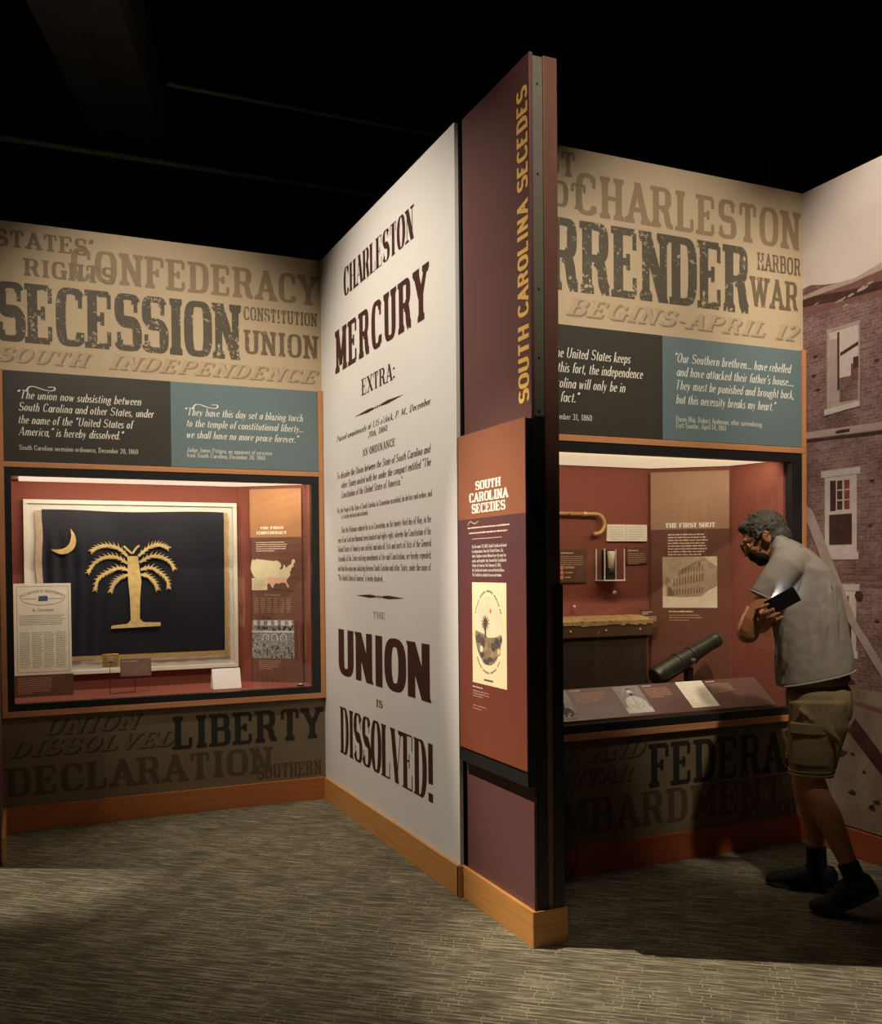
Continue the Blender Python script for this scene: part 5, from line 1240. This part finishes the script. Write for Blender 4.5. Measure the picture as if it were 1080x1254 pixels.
ptube(b, [(.206, 0.2800, 1.315), (.202, 0.2960, 1.345), (.186, 0.3020, 1.368)], [.0115, .0105, .009], 12)
# legs
ptube(b, [(.010, .095, .92), (.022, .108, .76), (.036, .122, .62), (.036, .128, .56), (.010, .140, .49), (-.034, .155, .41), (-.070, .166, .33), (-.105, .178, .25), (-.128, .184, .19)], [.068, .070, .062, .058, .057, .058, .049, .039, .036])
ptube(b, [(.015, -.095, .92), (.045, -.10, .74), (.070, -.10, .60), (.074, -.10, .53), (.058, -.105, .43), (.040, -.108, .35), (.028, -.112, .24), (.022, -.114, .13)], [.068, .068, .060, .055, .056, .053, .038, .036])
pball(b, (-.150, .190, .130), (.038, .028, .040), 30); pball(b, (.05, -.114, .05), (.07, .030, .03), 0)
body = blob('body', b, 'skin', ps, .0048, 7)

h = MB()
pball(h, hd(-.010, 0, .012), (.098, .080, .096), TI)
pball(h, hd(-.050, 0, -.040), (.058, .072, .060), TI)
pball(h, hd(.052, 0, .066), (.042, .058, .030), TI)
rh = random.Random(11)
for i in range(330):
    th = rh.uniform(0, 2*PI); u_ = rh.uniform(-.55, 1)
    r_ = math.sqrt(max(0, 1-u_*u_)); a = -.010+.098*r_*math.cos(th); l = .080*r_*math.sin(th); u = .012+.096*u_
    if a > .035 and u < .055: continue
    if u < -.02 and a > -.012: continue
    p = hd(a, l, u); q = hd(a+rh.uniform(.004, .020), l*1.045+rh.uniform(-.010, .010), u*1.05+rh.uniform(-.018, .006))
    ptube(h, [p, q], [.0065, .0022], 6)
blob('hair', h, 'hair', ps, .0034, 2)
mk = MB()
pball(mk, hd(.046, 0, -.080), (.052, .056, .050), TI); pball(mk, hd(.080, 0, -.066), (.034, .034, .034), TI); pball(mk, hd(.066, 0, -.104), (.030, .034, .024), TI)
ms = blob('face_mask', mk, 'maskm', ps, .005, 4)
for s in (1, -1): MB().tube([W3(hd(.045, s*.060, -.055)), W3(hd(.015, s*.080, -.035)), W3(hd(-.018, s*.088, -.015))], .0022, 8).build('ear_loop', 'maskm', ms)
gl = MB()
for s in (1, -1):
    ring = [hd(.118-.010*abs(math.sin(i*PI/10))*0-.012*(abs(.036*s+.026*math.cos(i*PI/10))/.06)**2, s*.036+.030*math.copysign(abs(math.cos(i*PI/10))**.7, math.cos(i*PI/10)), -.022+.028*math.copysign(abs(math.sin(i*PI/10))**.7, math.sin(i*PI/10))) for i in range(21)]
    gl.tube([W3(p) for p in ring], .0028, 8)
    gl.tube([W3(hd(.108, s*.062, -.006)), W3(hd(.090, s*.076, -.004)), W3(hd(.030, s*.083, -.002)), W3(hd(-.008, s*.087, .004)), W3(hd(-.026, s*.084, -.018))], .0030, 8)
gl.tube([W3(hd(.119, -.010, -.012)), W3(hd(.121, .0, -.010)), W3(hd(.119, .010, -.012))], .0026, 8)
gs_ = gl.build('glasses', 'specs', ps, smooth=True)
for s in (1, -1):
    MB().poly([W3(hd(.1165-.012*(abs(.036*s+.024*math.cos(i*PI/9))/.06)**2, s*.036+.028*math.copysign(abs(math.cos(i*PI/9))**.7, math.cos(i*PI/9)), -.022+.026*math.copysign(abs(math.sin(i*PI/9))**.7, math.sin(i*PI/9)))) for i in range(18)]).build('lens', 'acrylic', gs_)
    M.setdefault('eye', mat('eye_white', (.6, .55, .5), .3))
    MB().ball(W3(hd(.078, s*.032, -.014)), .012, 14, 10).build('eye', 'eye', ps, smooth=True)

# shirt
sh = MB(); rings = []
RS = [(.0145, .995, .158, .188, -.25), (.020, 1.05, .160, .187, -.18), (.028, 1.12, .160, .185, -.10), (.041, 1.20, .160, .186, -.05), (.060, 1.33, .157, .192, 0), (.074, 1.42, .150, .203, .05), (.088, 1.50, .134, .212, .15), (.103, 1.560, .106, .190, .3), (.118, 1.602, .080, .120, .45), (.135, 1.622, .066, .076, .5)]
n_ = 40; base = len(sh.v)
for f, z, rf, rl, sl_ in RS:
    for i in range(n_):
        a = 2*PI*i/n_; c_, s_ = math.cos(a), math.sin(a)
        ff_ = rf*math.copysign(abs(c_)**.85, c_); l_ = rl*math.copysign(abs(s_)**.85, s_)
        sh.v.append(tuple(W(f+ff_, l_, z+sl_*ff_)))
for j in range(len(RS)-1):
    for i in range(n_): q = (i+1) % n_; sh.f.append((base+j*n_+i, base+j*n_+q, base+(j+1)*n_+q, base+(j+1)*n_+i))
sh.f.append(tuple(base+i for i in range(n_-1, -1, -1))); sh.f.append(tuple(base+(len(RS)-1)*n_+i for i in range(n_)))
for s, pts in ((1, [(.105, .140, 1.535), (.135, .195, 1.490), (.180, .218, 1.430), (.226, .228, 1.366)]), (-1, [(.105, -.140, 1.535), (.140, -.195, 1.490), (.190, -.222, 1.430), (.232, -.234, 1.366)])):
    ptube(sh, pts, [.076, .078, .068, .060], 24)
    pball(sh, (.118, s*.150, 1.515), (.090, .078, .078), 0)
# drape folds running from the armpit to the hem
for k_, (f0, z0, f1, z1, l0, l1) in enumerate([(.105, 1.37, .160, .965, .180, .098), (.070, 1.36, .100, .975, .184, .138), (.035, 1.32, .045, .985, .182, .164), (.000, 1.40, -.020, 1.00, .178, .160), (-.045, 1.46, -.080, 1.01, .160, .130), (.140, 1.33, .178, .96, .150, .030)]):
    ptube(sh, [(f0+(f1-f0)*t+.010*math.sin(t*5+k_), l0+(l1-l0)*t, z0+(z1-z0)*t) for t in (0, .2, .4, .6, .8, 1)], [.004, .012, .017, .020, .020, .018], 10)
shirt = blob('shirt', sh, 'shirt', ps, .0062, 8, .008, .085)
def ring_band(name, c, rf, rl, slope, r, m, parent, dz=0):
    pts = []
    for i in range(41):
        a = 2*PI*i/40; c_, s_ = math.cos(a), math.sin(a); ff_ = rf*math.copysign(abs(c_)**.85, c_)
        pts.append(W(c[0]+ff_, c[1]+rl*math.copysign(abs(s_)**.85, s_), c[2]+slope*ff_+dz))
    return MB().tube(pts, r, 8).build(name, m, parent, smooth=True)
ring_band('hem', (.0145, 0, .997), .157, .187, -.25, .0042, 'hem', shirt)
for s in (1, -1):
    ax = Vector((.46, .15*s, -.87)).normalized(); e1 = Vector((.87, 0, .46)).normalized(); e2 = ax.cross(e1)
    cc = Vector((.226 if s > 0 else .232, s*(.228 if s > 0 else .234), 1.368))
    MB().tube([W3(cc+e1*.058*math.cos(i*PI/16)+e2*.058*math.sin(i*PI/16)) for i in range(33)], .0040, 8).build('hem', 'hem', shirt, smooth=True)
MB().tube([W3(p) for p in [(.080, .150, 1.598), (.060, .175, 1.560), (.055, .197, 1.50), (.075, .212, 1.43), (.100, .212, 1.38)]], .0016, 6).build('shoulder_seam', 'khaki', shirt)
MB().tube([W3((.135+.068*math.cos(i*PI/16), .074*math.sin(i*PI/16), 1.621+.5*.068*math.cos(i*PI/16))) for i in range(33)], .0055, 8).build('collar', 'shirt', shirt, smooth=True)

# shorts
so = MB()
for f, z, rf, rl, rz in [(.015, 1.00, .140, .175, .06), (.010, .92, .140, .178, .10), (.008, .86, .134, .178, .09)]: pball(so, (f, 0, z), (rf, rl, rz), 0)
pball(so, (-.055, .075, .88), (.080, .085, .10), 0); pball(so, (-.055, -.075, .88), (.080, .085, .10), 0)
ptube(so, [(.008, .095, .90), (.006, .106, .80), (.020, .115, .70), (.036, .122, .585)], [.124, .120, .108, .093], 28)
ptube(so, [(.015, -.095, .90), (.035, -.10, .80), (.052, -.10, .70), (.064, -.10, .610)], [.122, .110, .098, .090], 28)
for k_ in range(6): ptube(so, [(.10-.025*k_, .215, .90-.01*k_), (.06-.028*k_, .222, .86-.02*k_), (-.03-.012*k_, .205, .85-.03*k_)], [.003, .008, .003], 6)
for k_ in range(5): ptube(so, [(.10, .205, .70-.026*k_), (.05, .212, .69-.022*k_), (-.02, .200, .705-.026*k_)], [.003, .007, .003], 6)
shorts = blob('shorts', so, 'khaki', ps, .006, 4, .008, .07)
pk = MB()
for f0, f1, z0, z1, l0, name in [(-.046, .116, .772, .820, .226, 'pocket_flap'), (-.040, .108, .640, .790, .217, 'cargo_pocket')]:
    mb = MB(); n2 = 8; P = []
    for i in range(n2+1):
        t = i/n2; f = f0+(f1-f0)*t; bulge = .012*math.sin(PI*t)-.030*abs(t-.5)**2*4*.5
        P.append((f, l0+bulge))
    for dz_ in (z0, z1):
        for f, l in P: mb.v.append(tuple(W(f, l-.012*(dz_-z1)/(-.05) if name == 'x' else l, dz_)))
        for f, l in P: mb.v.append(tuple(W(f, l-.040, dz_)))
    m_ = 2*(n2+1)
    for i in range(n2):
        mb.f += [(i, i+1, m_+i+1, m_+i), (n2+1+i, m_+n2+1+i, m_+n2+2+i, n2+2+i), (i, n2+1+i, n2+2+i, i+1), (m_+i, m_+i+1, m_+n2+2+i, m_+n2+1+i)]
    mb.f += [(0, m_, m_+n2+1, n2+1), (n2, 2*n2+1, m_+2*n2+1, m_+n2)]
    pkt = mb.build(name, 'khaki', shorts, bev=.003)
    if name == 'pocket_flap':
        MB().tube([W(f, l+.0012, z0+.008) for f, l in P], .0014, 6).build('stitching', 'khakid', shorts)
for c, r, sl_ in [((.036, .122, .592), .094, 0), ((.064, -.10, .617), .092, 0)]:
    ring_band('hem', c, r, r, sl_, .0032, 'khakid', shorts); ring_band('hem', c, r, r, sl_, .0026, 'khakid', shorts, .016)

# socks and shoes
def shoe(name, T):
    """T maps (along the foot from heel, sideways, up) to the person's frame"""
    up = MB(); R_ = [(-.012, .026, .012, .090), (.008, .038, .010, .118), (.045, .044, .010, .122), (.085, .046, .010, .122), (.118, .048, .010, .112), (.155, .050, .010, .092), (.200, .052, .010, .077), (.245, .049, .010, .068), (.280, .040, .010, .058), (.302, .024, .012, .044)]
    n3 = 20; b0 = 0
    for x, hw, z0, z1 in R_:
        for i in range(n3):
            a = 2*PI*i/n3; c_, s_ = math.cos(a), math.sin(a)
            y = hw*math.copysign(abs(c_)**.8, c_)*(1 if s_ < 0 else (1-.32*s_)); z = (z0+z1)/2+(z1-z0)/2*math.copysign(abs(s_)**.8, s_)
            up.v.append(tuple(W3(T(x, y, z))))
    for j in range(len(R_)-1):
        for i in range(n3): q = (i+1) % n3; up.f.append((j*n3+i, (j+1)*n3+i, (j+1)*n3+q, j*n3+q))
    up.f.append(tuple(range(n3))); up.f.append(tuple(len(R_)*n3-1-i for i in range(n3)))
    t = blob(name, up, 'shoe', ps, .005, 2)
    out = [(-.010, 0), (-.002, .026), (.03, .036), (.08, .034), (.13, .040), (.19, .050), (.24, .049), (.28, .036), (.300, .014), (.303, 0)]
    ol = out+[(x, -y) for x, y in out[-2:0:-1]]
    sp = lambda x: .014*max(0, (x-.2)/.1)**2+.006*max(0, (.03-x)/.04)
    mb = MB(); k_ = len(ol)
    for z in (0, .022):
        for x, y in ol: mb.v.append(tuple(W3(T(x, y, z+sp(x)))))
    mb.f.append(tuple(range(k_-1, -1, -1))); mb.f.append(tuple(range(k_, 2*k_)))
    for i in range(k_): q = (i+1) % k_; mb.f.append((i, q, k_+q, k_+i))
    mb.build('sole', 'sole', t, bev=.004)
    for i in range(5):
        x = .108+i*.022; z = .117-i*.0085
        MB().tube([W3(T(x, -.030, z-.018)), W3(T(x+.004, 0, z+.004)), W3(T(x, .030, z-.018))], .0026, 6).build('lace', 'sole', t)
    return t
def T_far(x, y, z): return (-.055+x, -.114+y, z)
def T_near(x, y, z):
    # heel lifted: the sole pivots about the ball of the foot, toes stay on the carpet
    px_ = .205; a = math.radians(31)
    hx, hy = .020, .196
    if x < px_: d = px_-x; xx = px_-d*math.cos(a)+z*math.sin(a); zz = d*math.sin(a)+z*math.cos(a)
    else: xx = x+z*math.sin(a)*max(0, 1-(x-px_)/.06); zz = z
    return (-.262+xx, hy+y, zz+.0005)
shoe('shoe', T_near); shoe('shoe', T_far)
sk = MB(); ptube(sk, [(-.160, .190, .105), (-.140, .186, .165), (-.112, .180, .228)], [.046, .044, .0445], 20); blob('sock', sk, 'sock', ps, .005, 3)
sk = MB(); ptube(sk, [(.030, -.114, .055), (.024, -.114, .12), (.026, -.112, .205)], [.050, .045, .0445], 20); blob('sock', sk, 'sock', ps, .005, 3)

# phone in the tucked hand
M['phone'] = mat('black_phone', (.008, .008, .009), .35, var=.1, spec=.5)
M['flash'] = glow('phone_torch', (.80, .88, 1.0), 60)
pc = Vector((.138, .319, 1.352)); d1 = Vector((-.87, 0, .50)).normalized(); d2 = Vector((.50, 0, .87)).normalized()
ph = thing('smartphone', W(pc.x, pc.y, pc.z-.06), 'black smartphone held under the arm with its torch lit', 'phone')
def PB(a0, a1, b0, b1, l0, l1): return MB().obox(W3(pc+d1*a0+d2*b0+Vector((0, l0, 0))), W3(pc+d1*a1)-W3(pc+d1*a0), W3(pc+d2*b1)-W3(pc+d2*b0), pl_*(l1-l0))
PB(-.068, .068, -.034, .034, -.0045, .0030).build('body', 'phone', ph, bev=.003)
PB(-.064, .064, -.031, .031, .0030, .0036).build('screen', 'phone', ph)
PB(-.063, -.040, .006, .030, -.0065, -.0045).build('camera_bump', 'phone', ph, bev=.001)
PB(-.052, -.046, .014, .020, -.0072, -.0065).build('torch', 'flash', ph)
fl = bpy.data.lights.new('phone_torch', 'SPOT'); fl.energy = 1.0; fl.color = (.78, .87, 1); fl.spot_size = math.radians(130); fl.spot_blend = 1; fl.shadow_soft_size = .003
fo = bpy.data.objects.new('phone_torch_light', fl); COL.objects.link(fo)
src = W3(pc+d1*-.049+d2*.017+Vector((0, -.0085, 0))); fo.location = src
fo.rotation_euler = (W(.17, .22, 1.44)-src).to_track_quat('-Z', 'Y').to_euler()
